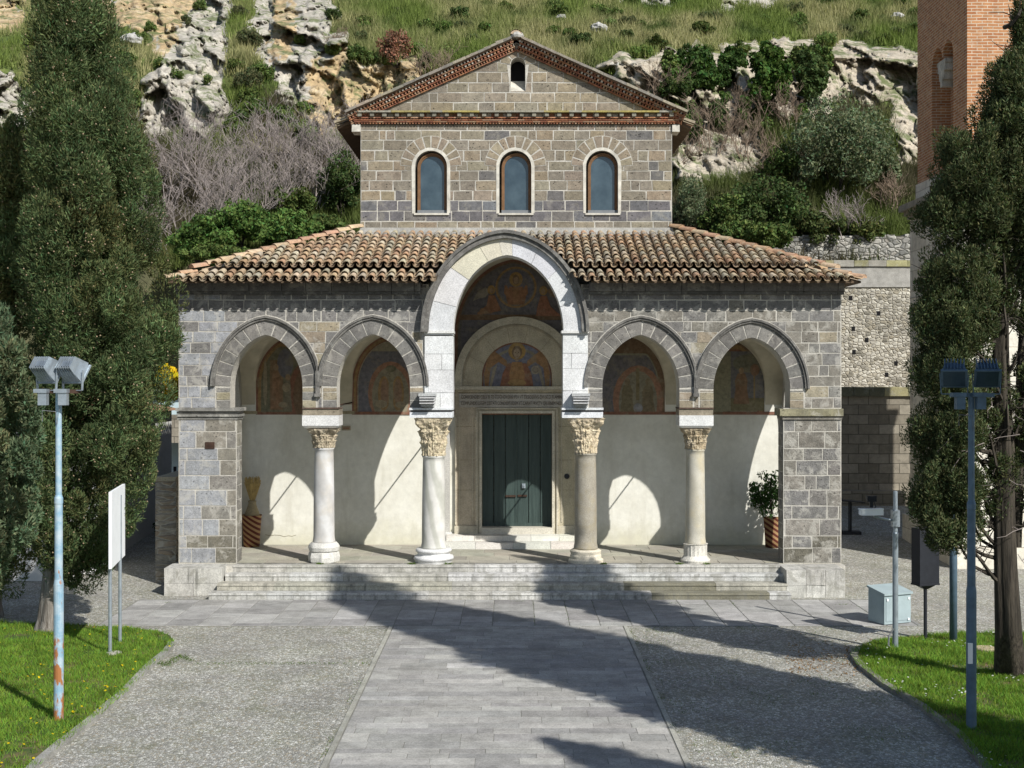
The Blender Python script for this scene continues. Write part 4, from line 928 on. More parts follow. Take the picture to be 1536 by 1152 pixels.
# ------------------------------------------------------------------ roofs of real tiles
def tcol(x):
    base = [(.40, .262, .16), (.45, .325, .205), (.47, .375, .26), (.45, .39, .285), (.39, .34, .255), (.32, .285, .215), (.37, .24, .15)]
    w = [4, 4, 3, 3, 2, 1.5, 2] if x < 0 else [2.5, 3, 3, 4, 4, 3, 2]
    return jc(random.choices(base, w)[0], .16)
def tile_slope(mb, O, U, Vd, ncol, ncrs, keep, sp=.235, crs=.37, tiers=(), tcolf=tcol, seg=6, chan=True):
    U = Vector(U).normalized(); Vd = Vector(Vd).normalized(); N = U.cross(Vd).normalized()
    if N.z < 0: N = -N
    for j in range(ncrs):
        lift = sum(t[1] for t in tiers if j >= t[0])
        for k in range(ncol):
            u = (k+.5)*sp
            if not keep(u, (j+.5)*crs): continue
            ju = random.uniform(-.012, .012); jn = random.uniform(-.006, .012); jl = random.uniform(-.02, .02)
            s0, s1 = j*crs-.03+jl, (j+1)*crs+.04; c = tcolf(O[0]+U.x*u)
            V = []
            for (s, r, h) in ((s0, .092, .045), (s1, .072, .0)):
                for q in range(seg+1):
                    a = PI*q/seg; V.append(Vector(O)+U*(u+ju+r*math.cos(a))+Vd*s+N*(lift+.03+jn+h+r*1.0*math.sin(a)))
            m = seg+1; F = [(q, q+1, m+q+1, m+q) for q in range(seg)]
            V += [v-N*.018 for v in V[:m]]; F += [(q+1, q, 2*m+q, 2*m+q+1) for q in range(seg)]
            mb.add(V, F, c)
            if chan and keep(u+sp/2, (j+.5)*crs):
                V = []; c = jc((.27, .20, .13), .2)
                for (s, h) in ((s0-.04, .03), (s1, -.012)):
                    for q in range(5): a = PI+PI*q/4; V.append(Vector(O)+U*(u+sp/2+.085*math.cos(a))+Vd*s+N*(lift+.06+h+.075*math.sin(a)))
                V += [v-N*.015 for v in V[:5]]
                mb.add(V, [(q, q+1, 5+q+1, 5+q) for q in range(4)]+[(q+1, q, 10+q, 10+q+1) for q in range(4)], c)
YE = -.62; ZE = 7.70; ZR = pzb(351); slope = (ZR-ZE-.07)/(YB-YE)
EX0, EX1 = -8.5, 8.62
def inhood(x, z, m=.05):
    if not (CH[0][0]-m < x < CH[-1][0]+m): return False
    for i in range(1, len(CH)):
        if CH[i-1][0] <= x <= CH[i][0]:
            t = (x-CH[i-1][0])/max(1e-6, CH[i][0]-CH[i-1][0]); return z < CH[i-1][1]+(CH[i][1]-CH[i-1][1])*t+m
    return False
Vd = Vector((0, 1, slope)).normalized(); crs = .375; LV = (YB-YE)/Vd.y
def keepf(u, v):
    x = EX0+u; y = YE+v*Vd.y; z = ZE+v*Vd.z
    fr = (y-YE)/(YB-YE)
    if x < EX0+(NX0-EX0)*fr+.06 or x > EX1+(NX1-EX1)*fr-.06: return False
    return not inhood(x, z+.10, .03)
rm = MB(); tile_slope(rm, (EX0, YE, ZE), (1, 0, 0), Vd, int((EX1-EX0)/.235), int(LV/crs), keepf, crs=crs, tiers=((2, .15),))
proof = rm.mk('portico_roof', M['hip'], church)
# decks and eave board
dk = MB()
def slab(mb, pts, th): n_ = len(pts); V = [tuple(p) for p in pts]+[(p[0], p[1], p[2]-th) for p in pts]; mb.add(V, [tuple(range(n_)), tuple(range(n_, 2*n_))[::-1]]+[(i, n_+i, n_+(i+1) % n_, (i+1) % n_) for i in range(n_)])
HL, HR = CH[0][0]-.0, CH[-1][0]+.0
def zr(y): return ZE+(y-YE)*slope
def fx0(y): return EX0+.12+(NX0-EX0)*(y-YE)/(YB-YE)
def fx1(y): return EX1-.12+(NX1-EX1)*(y-YE)/(YB-YE)
slab(dk, [(fx0(YE), YE+.05, zr(YE)), (HL-.05, YE+.05, zr(YE)), (HL-.05, YB, zr(YB)), (fx0(YB), YB, zr(YB))], .05)
slab(dk, [(HR+.05, YE+.05, zr(YE)), (fx1(YE), YE+.05, zr(YE)), (fx1(YB), YB, zr(YB)), (HR+.05, YB, zr(YB))], .05)
slab(dk, [(HL-.05, 2.0, zr(2.0)), (HR+.05, 2.0, zr(2.0)), (HR+.05, YB, zr(YB)), (HL-.05, YB, zr(YB))], .05)
for s, ex, nx_ in ((-1, EX0, NX0), (1, EX1, NX1)):
    q = [(ex-s*.05, YE+.05, zr(YE)), (ex-s*.05, 24, zr(YE)), (nx_, 24, zr(YB)), (nx_, YB, zr(YB))]
    slab(dk, q if s > 0 else q[::-1], .05)
dk.mk('roof_deck', M['timber'], proof)
sd = MB()
for s, ex, nx_ in ((-1, EX0, NX0), (1, EX1, NX1)):
    Vs = Vector((-s*abs(nx_-ex), 0, zr(YB)-zr(YE))).normalized()
    tile_slope(sd, (ex, YE if s > 0 else 24, ZE), (0, 1 if s > 0 else -1, 0), Vs, 100, 12, lambda u, v, s=s: ((u if s > 0 else 24-YE-u) > v*.95+.1), crs=.375, seg=4, chan=False)
sd.mk('aisle_roof', M['hip'], church)
rt = MB()
def newrt():
    global rt
    rt.mk('hip_tiles', M['hip'], proof); rt = MB()
def ridge(p0, p1, r, ln=.42, colf=tcol):
    p0 = Vector(p0); p1 = Vector(p1); d = (p1-p0); L = d.length; d.normalize(); sdv = d.cross(Vector((0, 0, 1))).normalized(); up = sdv.cross(d)
    s = 0
    while s < L-.05:
        e = min(s+ln, L); V = []; c = jc(random.choice([(.42, .27, .17), (.44, .33, .22), (.38, .23, .15)]), .12); jj = random.uniform(-.01, .01)
        for (t, rr, h) in ((s-.03, r*1.05, .035), (e+.03, r*.88, 0)):
            for q in range(9): a = PI*q/8; V.append(p0+d*t+sdv*(rr*math.cos(a)+jj)+up*(rr*.8*math.sin(a)+h))
        V += [v-up*.02 for v in V[:9]]
        rt.add(V, [(q, q+1, 10+q, 9+q) for q in range(8)]+[(q+1, q, 18+q, 18+q+1) for q in range(8)]+[(0, 1, 2, 3, 4, 5, 6, 7, 8)], c); s = e
ridge((EX1-.55, YE+.5, zr(YE+.5)+.14), (NX1, YB, zr(YB)+.26), .13); ridge((EX1-.02, YE-.02, zr(YE)+.04), (EX1-.6, YE+.55, zr(YE+.5)+.08), .11); newrt()
ridge((EX0+.55, YE+.5, zr(YE+.5)+.14), (NX0, YB, zr(YB)+.26), .13); ridge((EX0+.02, YE-.02, zr(YE)+.04), (EX0+.6, YE+.55, zr(YE+.5)+.08), .11); newrt()
# nave roof
nr = MB(); zr0 = pzb(190); RZ = pzb(60); ex = (pxb(506), pxb(1037)); sl_ = (RZ-zr0)/((ex[1]-ex[0])/2)
for s in (-1, 1):
    e = ex[0] if s < 0 else ex[1]; Vs = Vector((-s, 0, sl_)).normalized()
    tile_slope(nr, (e, YB-.22 if s > 0 else 24, zr0), (0, 1 if s > 0 else -1, 0), Vs, 88, 14, lambda u, v: True, crs=.385, seg=4, chan=False, tcolf=lambda x: jc(random.choice([(.36, .18, .1), (.3, .25, .17), (.25, .22, .17)]), .15))
nroof = nr.mk('nave_roof', M['hip'], church)
dk = MB(); mid = (NC, RZ)
for s, e in ((-1, ex[0]), (1, ex[1])):
    q = [(e, YB+.0, zr0), (e, 24, zr0), (NC, 24, RZ-.0), (NC, YB+.0, RZ)]; slab(dk, q if s < 0 else q[::-1], .07)
dk.mk('roof_deck', M['timber'], nroof)
rt = MB(); ridge((NC, YB-.30, RZ+.05), (NC, 24, RZ+.05), .15, .45); rt.mk('ridge_tiles', M['hip'], nroof)
mb = MB(); mb.lathe((NC+.02, YB-.2), [(.17, RZ+.0), (.19, RZ+.06), (.15, RZ+.14), (.07, RZ+.2)], 9, (.33, .3, .22)); mb.mk('finial', M['mortar_dark'], nroof)
# ================================================================== GROUND
def poly_sheet(name, pts, z, mat, kind='structure'):
    mb = MB(); P_ = [(p[0], p[1], z) for p in pts]
    a = sum(P_[i][0]*P_[(i+1) % len(P_)][1]-P_[(i+1) % len(P_)][0]*P_[i][1] for i in range(len(P_)))
    f = tuple(range(len(P_))); mb.add(P_, [f if a > 0 else f[::-1]]); o = mb.mk(name, mat); return tag(o, kind=kind)
def gh(x, y): return 0.0 if y < 4 else .65*min(1, (y-4)/11)**1.3
xs = np.concatenate([np.linspace(-150, -24, 10), np.linspace(-22, 24, 47), np.linspace(26, 150, 10)]); ys = np.concatenate([np.linspace(-70, -34, 6), np.linspace(-32, 26, 59), np.linspace(30, 60, 8)])
V = [(x, y, gh(x, y)) for y in ys for x in xs]; n = len(xs)
tag(mk('ground', V, [(j*n+i, j*n+i+1, (j+1)*n+i+1, (j+1)*n+i) for j in range(len(ys)-1) for i in range(n-1)], M['cobble'], None, None, True), kind='structure')
# paved path and apron: real slabs laid on a joint bed
YA0, YA1 = -4.55, -1.40
def pathx(t): return None
PL = [G(580, 943), G(512, 1140)]; PR = [G(935, 948), G(1025, 1140)]
pa = (PL[0].x+PL[1].x)/2; pb = (PR[0].x+PR[1].x)/2
M['bed'] = plain('joint_bed', (.19, .187, .165), .95, var=.3, sc=2)
mb = MB(); mb.box((pa-.02, -34, -.1), (pb+.02, YA0-.005, .012)); mb.box((-8.92, YA0, -.1), (8.82, YA1+.1, .013)); bed = mb.mk('paving_bed', M['bed']); tag(bed, kind='structure')
sm = blocks(pa, pb, -34, YA0-.02, lambda r: random.uniform(.20, .42), (.45, 1.4), .007, lambda x, z, r: jc(random.choice([(.315, .308, .285), (.355, .348, .322), (.28, .274, .255), (.33, .323, .30), (.40, .395, .375) if random.random() < .12 else (.28, .275, .26)]), .08), jit=.003, mapf=lambda u, v, d: (u, v, .012+d), proud=.005, inset=.003)
tag(sm.mk('paved_path', M['slab']), kind='structure')
am = MB()
x = -8.9
while x < 8.8:
    w = random.uniform(.6, .95); blocks(YA0, YA1, x, min(x+w, 8.8), [w], (.45, 1.1), .016, lambda u, v, r: jc(random.choice([(.31, .305, .29), (.28, .275, .26), (.35, .345, .33), (.25, .245, .235)]), .08), jit=.004, mapf=lambda u, v, d: (v, u, .013+d), proud=.008, outmb=am); x += w
am.F = [tuple(reversed(f)) for f in am.F]
tag(am.mk('paved_apron', M['slab']), kind='structure')
APX = sorted({round(v[0], 3) for v in am.V})
mb = MB()
for xa, sgn in ((pa, -1), (pb, 1)):
    y = -34
    while y < YA0-.1:
        l = min(random.uniform(.9, 1.8), YA0-.02-y); xx = xa+sgn*.02
        mb.box((min(xx, xx+sgn*.08), y+.006, -.05), (max(xx, xx+sgn*.08), y+l-.006, .022), jc((.33, .325, .28), .1), .003); y += l
tag(mb.mk('path_edging', M['slab']), kind='structure')
# lawns
LL_ = [G(px, py) for px, py in ((60, 1152), (100, 1118), (152, 1076), (195, 1038), (228, 1003), (252, 983), (262, 968), (255, 957), (235, 950), (200, 946), (120, 941), (50, 939), (-60, 938))]
LL_ = [Vector((-7.2, -20, 0)), G(20, 1190)]+LL_+[Vector((-16, LL_[-1].y, 0)), Vector((-16, -20, 0))]
LR_ = [G(px, py) for px, py in ((1470, 1152), (1435, 1108), (1380, 1065), (1325, 1032), (1290, 1005), (1276, 988), (1283, 975), (1310, 965), (1350, 959), (1440, 953), (1536, 952))]
LR_ = [Vector((6.3, -20, 0)), G(1490, 1180)]+LR_+[Vector((17, LR_[-1].y+.3, 0)), Vector((17, -20, 0))]
lawns = []
for q, nm in ((LL_, 'lawn'), (LR_, 'lawn')):
    lawns.append(poly_sheet(nm, q, .055, M['lawn']))
def inpoly(X, Y, poly):
    X = np.asarray(X); Y = np.asarray(Y); r = np.zeros(X.shape, bool); n = len(poly)
    for i in range(n):
        x1, y1 = poly[i][0], poly[i][1]; x2, y2 = poly[(i+1) % n][0], poly[(i+1) % n][1]
        c = ((y1 > Y) != (y2 > Y)); xi = (x2-x1)*(Y-y1)/((y2-y1) or 1e-9)+x1; r ^= c & (X < xi)
    return r
def kerb(pts, mat, name, sgn):
    mb = MB()
    for i in range(len(pts)-1):
        p, q = Vector(pts[i]), Vector(pts[i+1]); L = (q-p).length; m_ = max(1, round(L/.9))
        for k in range(m_):
            a = p+(q-p)*(k/m_); b = p+(q-p)*((k+1)/m_); d = (b-a).normalized(); nn = Vector((-d.y, d.x, 0))*sgn
            b_ = b-d*.008; c = jc((.28, .275, .25) if sgn > 0 else (.2, .19, .165), .12)
            z1 = .085+random.uniform(-.008, .008); V = [a, b_, b_+nn*.12, a+nn*.12]
            V = [(v.x, v.y, -.05) for v in V]+[(v.x, v.y, z1) for v in V]
            F = [(4, 5, 6, 7), (0, 1, 5, 4), (1, 2, 6, 5), (2, 3, 7, 6), (3, 0, 4, 7)]
            if sgn < 0: F = [tuple(reversed(f)) for f in F]
            mb.add(V, F, c)
    tag(mb.mk(name, mat), kind='structure')
kerb(LL_[1:9], M['slab'], 'lawn_kerb', 1); kerb(LR_[1:9], M['slab'], 'lawn_kerb', -1)
def nz(X, Y, s, o=0.0): return np.array([mnoise.noise((x*s+o, y*s-o, o)) for x, y in zip(X, Y)])
def blades(name, X, Y, Z, h, w, cols, lean=.5, kind='stuff', mat=None):
    n = len(X); a = RNG.uniform(0, 2*PI, n); h = np.broadcast_to(h, n)*RNG.uniform(.6, 1.3, n); w = np.broadcast_to(w, n)
    dx, dy = np.cos(a)*w/2, np.sin(a)*w/2; lx = RNG.normal(0, lean, n)*h; ly = RNG.normal(0, lean, n)*h
    V = np.stack([np.stack([X-dx, Y-dy, Z], 1), np.stack([X+dx, Y+dy, Z], 1), np.stack([X+lx, Y+ly, Z+h], 1)], 1).reshape(-1, 3)
    F = np.arange(n*3).reshape(-1, 3); C = np.repeat(cols, 3, 0); o = mk(name, V, F, mat or M['grassblade'], None, C); return tag(o, kind=kind)
def grassy(poly, n, xr, yr, seed, dens=.2):
    X = RNG.uniform(*xr, n); Y = RNG.uniform(*yr, n); m = inpoly(X, Y, poly); X, Y = X[m], Y[m]
    k = nz(X, Y, 1.1, seed); keep = RNG.random(len(X)) < np.clip(.95-np.clip((k-.22)*2.5, 0, .8), .12, 1); X, Y, k = X[keep], Y[keep], k[keep]
    base = np.array([.135, .26, .035]); c = base*RNG.uniform(.6, 1.5, (len(X), 1))*(1+.45*nz(X, Y, 2.7, seed+5)[:, None]); c[:, 0] *= RNG.uniform(.8, 1.5, len(X))
    h = .075*(1+.8*np.clip(nz(X, Y, 1.9, seed+9), -.5, .8))
    return X, Y, h, c
gl = []
for poly, n, xr, yr, sd_ in ((LL_, 170000, (-13, -5), (-16, -3.6), 3.0), (LR_, 190000, (5.8, 13), (-16, -3.6), 8.0)):
    X, Y, h, c = grassy(poly, n, xr, yr, sd_); blades('grass', X, Y, np.full(len(X), .05), h, .014, c)
    gl.append((X, Y))
# weeds in the joints
X = np.concatenate([RNG.normal(pa-.13, .05, 500), RNG.normal(pb+.13, .04, 350)]); Y = np.concatenate([RNG.uniform(-14, YA0, 500), RNG.uniform(-14, YA0, 350)])
k = nz(X, Y, .9, 2) > .02; X, Y = X[k], Y[k]
G1 = [G(a+random.uniform(-6, 6), b+random.gauss(0, 1.6)) for a, b in [(235+i*2.4, 992+6*math.sin(i*.3)-i*.03) for i in range(22)]*22]+[G(random.uniform(290, 570), 996+random.gauss(0, 1.2)) for _ in range(300)]
X = np.concatenate([X, [g.x for g in G1]]); Y = np.concatenate([Y, [g.y for g in G1]])
jx = RNG.choice(np.array(APX), 1500)+RNG.normal(0, .006, 1500); jy = RNG.uniform(YA0, YA1, 1500); k = (nz(jx, jy, .5, 4) > .05) & (jx > -1.5)
X = np.concatenate([X, jx[k]]); Y = np.concatenate([Y, jy[k]])
cx2 = RNG.uniform(pb+.2, 7, 5000); cy2 = RNG.uniform(-14, YA0, 5000); k = nz(cx2, cy2, .9, 12) > .18; X = np.concatenate([X, cx2[k]]); Y = np.concatenate([Y, cy2[k]])
foot = [(505, 897), (432, 900), (780, 903), (250, 905), (1010, 906), (1265, 908), (555, 902)]
for a, b in foot:
    g = G(a, b); X = np.concatenate([X, RNG.normal(g.x, .09, 60)]); Y = np.concatenate([Y, RNG.normal(g.y, .03, 60)])
blades('weeds', X, Y, np.full(len(X), .008), .028, .012, np.array([.09, .15, .02])*RNG.uniform(.6, 1.4, (len(X), 1)), .8)
X = []; Y = []
for a, s in ((480, .3), (618, .3), (672, .3), (905, .25), (1060, .2), (1018, .2)):
    X += list(RNG.normal(PX(a, 0), .05, 60)); Y += list(RNG.normal(-.12, .03, 60))
X = np.array(X); Y = np.array(Y); blades('weeds', X, Y, np.full(len(X), ZF), .05, .014, np.array([.09, .15, .02])*RNG.uniform(.6, 1.4, (len(X), 1)), .8)
# flowers: yellow left, daisies right
def flowers(name, XY, n, c, sz, seed, thr):
    X, Y = XY; i = RNG.choice(len(X), n*4); X, Y = X[i], Y[i]; k = nz(X, Y, .8, seed) > thr; X, Y = X[k][:n], Y[k][:n]; n = len(X)
    V = []; a = RNG.uniform(0, 6.28, n); z = RNG.uniform(.09, .14, n); tx = RNG.normal(0, .3, (n, 2))
    ang = np.arange(6)/6*2*PI; P0 = np.stack([X, Y, z], 1)
    R6 = np.stack([np.cos(ang), np.sin(ang), 0*ang], 1)*sz; V = P0[:, None, :]+R6[None]; V[:, :, 2] += R6[None, :, 0]*tx[:, :1]+R6[None, :, 1]*tx[:, 1:2]
    mk_ = mk(name, V.reshape(-1, 3), np.arange(n*6).reshape(-1, 6), M['grassblade'], None, np.repeat(np.array([c])*RNG.uniform(.8, 1.1, (n, 1)), 6, 0)); tag(mk_, kind='stuff')
flowers('yellow_flowers', gl[0], 420, (.75, .55, .01), .020, 4.0, -.1)
flowers('daisies', gl[1], 420, (.75, .75, .72), .018, 6.0, .05)
# loose leaves by the right kerb
X = np.array([G(a, b) for a, b in zip(RNG.uniform(1180, 1330, 700), RNG.normal(990, 16, 700))]); 
blades('fallen_leaves', X[:, 0], X[:, 1], np.full(700, .012), .02, .04, np.array([.24, .14, .06])*RNG.uniform(.5, 1.5, (700, 1)), 1.5)
# ================================================================== FOLIAGE TOOLS
def unit(v): return v/np.linalg.norm(v, axis=1, keepdims=True)
def leaves(C, Rad, per, L, Wd, col, up=.3, cv=.25, squash=1.0, rng=RNG, inner=.5, radial=False):
    """leaf quads around clump centres C (n,3) of radius Rad (n); returns V, F, cols"""
    C = np.asarray(C); n = len(C); Rad = np.broadcast_to(Rad, n); N = n*per
    d = unit(rng.normal(0, 1, (N, 3))); rr = np.repeat(Rad, per)*(inner+(1-inner)*rng.random(N)**.5)
    off = d*rr[:, None]; off[:, 2] *= squash; pos = np.repeat(C, per, 0)+off
    nrm = unit(d+.7*rng.normal(0, 1, (N, 3))); ax = unit(np.cross(nrm, rng.normal(0, 1, (N, 3)))+np.array([0, 0, up])*rng.random((N, 1))*2); sd = unit(np.cross(nrm, ax))
    if radial: ax = unit(d*.9+np.array([0, 0, .75])+.55*rng.normal(0, 1, (N, 3))); sd = unit(np.cross(ax, rng.normal(0, 1, (N, 3))))
    l = L*rng.uniform(.6, 1.35, (N, 1)); w = Wd*rng.uniform(.7, 1.3, (N, 1))
    V = np.stack([pos-ax*l*.5, pos+sd*w*.5, pos+ax*l*.5, pos-sd*w*.5], 1).reshape(-1, 3)
    cl = np.array(col)[None]*(1+cv*rng.normal(0, 1, (n, 1))*.6); cl = np.repeat(cl, per, 0)*(1+cv*rng.normal(0, 1, (N, 1))); cl[:, 0] *= 1+.15*rng.normal(0, 1, N)
    return V, np.arange(N*4).reshape(-1, 4), np.repeat(np.clip(cl, .004, 1), 4, 0)
def joinm(parts):
    V = []; F = []; C = []; n = 0
    for v, f, c in parts: V.append(v); F.append(f+n); C.append(c); n += len(v)
    return np.concatenate(V), np.concatenate(F), np.concatenate(C)
def trunk_mb(pts, rads, n=12, seed=0, flute=.12):
    V = []; F = []; m = len(pts)
    for i, (p, r) in enumerate(zip(pts, rads)):
        for k in range(n):
            a = 2*PI*k/n; f = 1+flute*math.sin(a*5+seed)+flute*.6*math.sin(a*9+i*.3+seed*2); V.append((p[0]+r*f*math.cos(a), p[1]+r*f*math.sin(a), p[2]))
    for i in range(m-1):
        for k in range(n): F.append((i*n+k, i*n+(k+1) % n, (i+1)*n+(k+1) % n, (i+1)*n+k))
    return V, F
def lin(tab, t):
    for i in range(1, len(tab)):
        if t <= tab[i][0]: a, b = tab[i-1], tab[i]; u = (t-a[0])/(b[0]-a[0]); return [a[j]+(b[j]-a[j])*u for j in range(1, len(a))]
    return list(tab[-1][1:])
def cypress(prof, base, Y, label, col, nclump=800, per=120, rcl=.34, cones=0, trunk=.28, L=.13, Wd=.04, seed=1, trunktop=None, cv=.25, depth=1.0, lumpy=1.0):
    """prof rows: z, centre x, radius (world). Crown made of many clumps of scale-leaf sprays"""
    rng = np.random.default_rng(seed); root = empty('cypress_tree', (base[0], base[1], 0), label, 'tree')
    z0, z1 = prof[0][0], prof[-1][0]; C = []; Rr = []
    wmax = max(p[2] for p in prof); H_ = z1-z0; tries = 0
    while len(C) < nclump and tries < 40000:
        tries += 1; z = z0+H_*rng.random(); a = rng.uniform(0, 2*PI); cx_, r = lin(prof, z)
        if rng.random() > r/wmax+.05: continue
        lump = 1+lumpy*(.16*mnoise.noise((math.cos(a)*1.6+seed, math.sin(a)*1.6, z*.5))-.95*max(0, mnoise.noise((math.cos(a)*2.6, math.sin(a)*2.6+seed, z*.75))-.02)-.35*max(0, mnoise.noise((math.cos(a)*6, math.sin(a)*6+seed, z*1.9)))+.05)
        rc = rcl*rng.uniform(.5, 1.2)*min(1, r/(rcl*2)+.25); rr = max(.02, r*lump*(rng.uniform(.86, 1.06) if rng.random() < .66 else rng.uniform(.25, .7))-rc*.45)
        C.append((cx_+rr*math.cos(a), Y+rr*math.sin(a)*depth, z)); Rr.append(rc)
    C = np.array(C); Rr = np.array(Rr)
    V, F, Cc = leaves(C, Rr, per, L, Wd, col, up=1.3, cv=cv, squash=1.35, rng=rng, inner=.6, radial=True)
    bz = np.clip(np.array([mnoise.noise((c[0]*.9, c[1]*.9, c[2]*.7+seed)) for c in C])*2.5-.2, 0, 1)+(rng.random(len(C)) < .07)*.7
    Cc *= np.repeat(1+bz[:, None]*np.array([.18, -.06, -.12])[None], per*4, 0)
    mk('crown', V, F, M['leaf'], root, Cc)
    if cones:
        i = rng.choice(len(C), cones); d = unit(rng.normal(0, 1, (cones, 3))); d[:, 1] = -abs(d[:, 1]); p = C[i]+d*Rr[i][:, None]*1.05; s = .022
        O = np.array([(1, 0, 0), (-1, 0, 0), (0, 1, 0), (0, -1, 0), (0, 0, 1), (0, 0, -1)])*s; f = np.array([(0, 2, 4), (2, 1, 4), (1, 3, 4), (3, 0, 4), (2, 0, 5), (1, 2, 5), (3, 1, 5), (0, 3, 5)])
        V = (p[:, None]+O[None]).reshape(-1, 3); F = (np.arange(cones)[:, None, None]*6+f[None]).reshape(-1, 3)
        o = mk('cones', V, F, M['leaf'], root, np.tile((.34, .26, .17), (len(V), 1))*rng.uniform(.7, 1.3, (len(V), 1))); tag(o, kind='stuff')
    pts = []; zt = trunktop or min(z0+3.2, z1*.7)
    for k in range(14):
        z = -.05+(zt)*k/13; cx_ = lin(prof, max(z, z0))[0]; f = min(1, z/max(.1, z0+7.0)); f = max(0, f); pts.append((base[0]*(1-f)+cx_*f, base[1]*(1-f)+Y*f, z))
    rads = [trunk*(1.25 if k == 0 else 1.0-.07*k) for k in range(14)]
    V, F = trunk_mb(pts, rads, 20, seed); mk('trunk', V, F, M['bark'], root, None, True)
    return root
CG = (.088, .122, .050)
# ================================================================== TREES NEAR THE CAMERA
def prof_px(rows, Y): return [(PZ(py, Y), PX(cx_, Y), r*(Y+CAMD)/FPX) for py, cx_, r in rows]
TA = [(872, 120, 22), (850, 118, 48), (800, 112, 70), (740, 120, 84), (680, 137, 100), (610, 140, 92), (560, 144, 94), (520, 149, 106), (450, 150, 112), (400, 132, 102), (340, 125, 94), (300, 130, 102), (250, 125, 92), (200, 125, 84), (100, 114, 68), (0, 104, 56), (-80, 97, 42), (-200, 88, 26), (-270, 86, 5)]
b_ = G(72, 950)
cypress(prof_px(TA, -5.3), (b_.x, b_.y+.1), -5.3, 'tall broad cypress with pale cones and a bare grey trunk left of the church', CG, 700, 620, .38, 2300, .27, L=.10, Wd=.021, seed=3, cv=.3)
TB = [(880, 2, 30), (800, 2, 62), (600, 2, 76), (450, 8, 70), (350, 12, 62), (260, 14, 48), (210, 20, 22), (180, 24, 5)]
cypress(prof_px(TB, -3.6), (-11.6, -3.4), -3.6, 'shorter cypress behind and left of the tall broad one', (.11, .15, .062), 260, 430, .38, 500, .2, L=.12, Wd=.026, seed=9)
TC = [(888, -34, 26), (840, -38, 60), (760, -42, 84), (640, -44, 92), (540, -46, 84), (470, -48, 60), (425, -50, 10)]
cypress(prof_px(TC, -10), (-9.4, -9.9), -10, 'blue green cypress cut by the left edge of the view', (.11, .155, .085), 200, 480, .24, 60, .16, L=.10, Wd=.03, seed=14, cv=.2)
# two cypresses beyond the right edge of the view, whose shadows cross the plaza
def offtree(bx, by, H, r, seed, zb=1.6):
    pr = [(zb, bx, r*.35), (zb+1.2, bx, r*.85), (H*.4, bx, r), (H*.62, bx, r*.9), (H*.8, bx, r*.62), (H*.93, bx, r*.3), (H, bx, .05)]
    t = cypress(pr, (bx, by), by, 'cypress standing out of view to the right of the plaza', CG, int(110*H*r*.45), 60, .42, 0, .3, L=.2, Wd=.08, seed=seed, lumpy=.35)
    t['group'] = 'cypresses out of view that shade the plaza'
offtree(9.9, -18.3, 19.3, 2.0, 21); offtree(10.1, -25.2, 12.6, 1.25, 22)
# loose cypress on the right lawn: trunk, limbs and clumps at their ends
rt_ = empty('cypress_tree', (8.9, -9.1, 0), 'loose dark cypress with a bare trunk and open branches on the right lawn', 'tree')
rngR = np.random.default_rng(5); TY = -9.7
RC = [(1448, 228, 40, 45), (1440, 280, 50, 45), (1412, 330, 38, 36), (1470, 330, 50, 45), (1520, 130, 26, 50), (1540, 70, 22, 45), (1500, 190, 40, 45), (1545, 180, 45, 60), (1500, 260, 52, 45), (1545, 290, 50, 60), (1430, 400, 45, 40), (1398, 420, 22, 22), (1480, 395, 30, 30), (1428, 460, 46, 34), (1400, 490, 30, 28), (1455, 500, 36, 36), (1420, 535, 44, 34), (1396, 570, 26, 24),
      (1435, 590, 46, 34), (1400, 640, 38, 34), (1375, 655, 14, 14), (1440, 655, 42, 36), (1405, 700, 36, 32), (1445, 715, 36, 32), (1425, 755, 40, 30), (1395, 775, 28, 22), (1450, 775, 26, 24), (1440, 812, 20, 12), (1480, 640, 16, 30), (1495, 700, 14, 40), (1480, 560, 18, 26), (1502, 440, 16, 30), (1515, 700, 10, 30), (1540, 380, 26, 40), (1545, 480, 18, 30), (1545, 560, 18, 40), (1500, 560, 14, 20), (1490, 760, 12, 14), (1533, 640, 12, 20)]
RC += [(1512, 330, 22, 30), (1510, 600, 10, 26), (1512, 470, 12, 26), (1530, 230, 50, 60), (1560, 350, 50, 70), (1475, 300, 50, 60), (1465, 440, 34, 40), (1440, 520, 36, 50), (1432, 650, 36, 50), (1430, 720, 34, 50), (1385, 745, 22, 30), (1420, 800, 34, 24), (1388, 560, 20, 30), (1392, 460, 20, 30), (1560, 620, 24, 90), (1470, 590, 16, 30), (1465, 730, 12, 30), (1525, 420, 18, 22), (1550, 750, 12, 40), (1510, 130, 30, 50), (1535, 20, 16, 60), (1505, 380, 24, 30)]
C = []; Rr = []
for (px, py, rx, ry) in RC:
    s = (TY+CAMD)/FPX; c = P(px, py, TY); n_ = max(3, int(rx*ry/42))
    for q in range(n_):
        d = unit(rngR.normal(0, 1, (1, 3)))[0]*rngR.random()**.45; C.append((c.x+d[0]*rx*s*.9, c.y+d[1]*min(1.3, rx*s*1.5), c.z+d[2]*ry*s*.9)); Rr.append(rngR.uniform(.11, .23))
C = np.array(C); Rr = np.array(Rr)
V, F, Cc = leaves(C, Rr, 210, .075, .020, (.082, .100, .044), up=.9, cv=.3, squash=1.3, rng=rngR, radial=True)
mk('crown', V, F, M['leaf'], rt_, Cc)
tb = MB(); P0 = lambda px, py, dy=0: tuple(P(px, py, TY+dy))
bx = G(1512, 1014); tp = [(bx.x+.02, bx.y, -.05)]+[P0(a, b) for a, b in ((1512, 950), (1508, 850), (1506, 760), (1508, 680), (1503, 600), (1500, 500), (1504, 380), (1508, 280), (1520, 180), (1535, 90))]
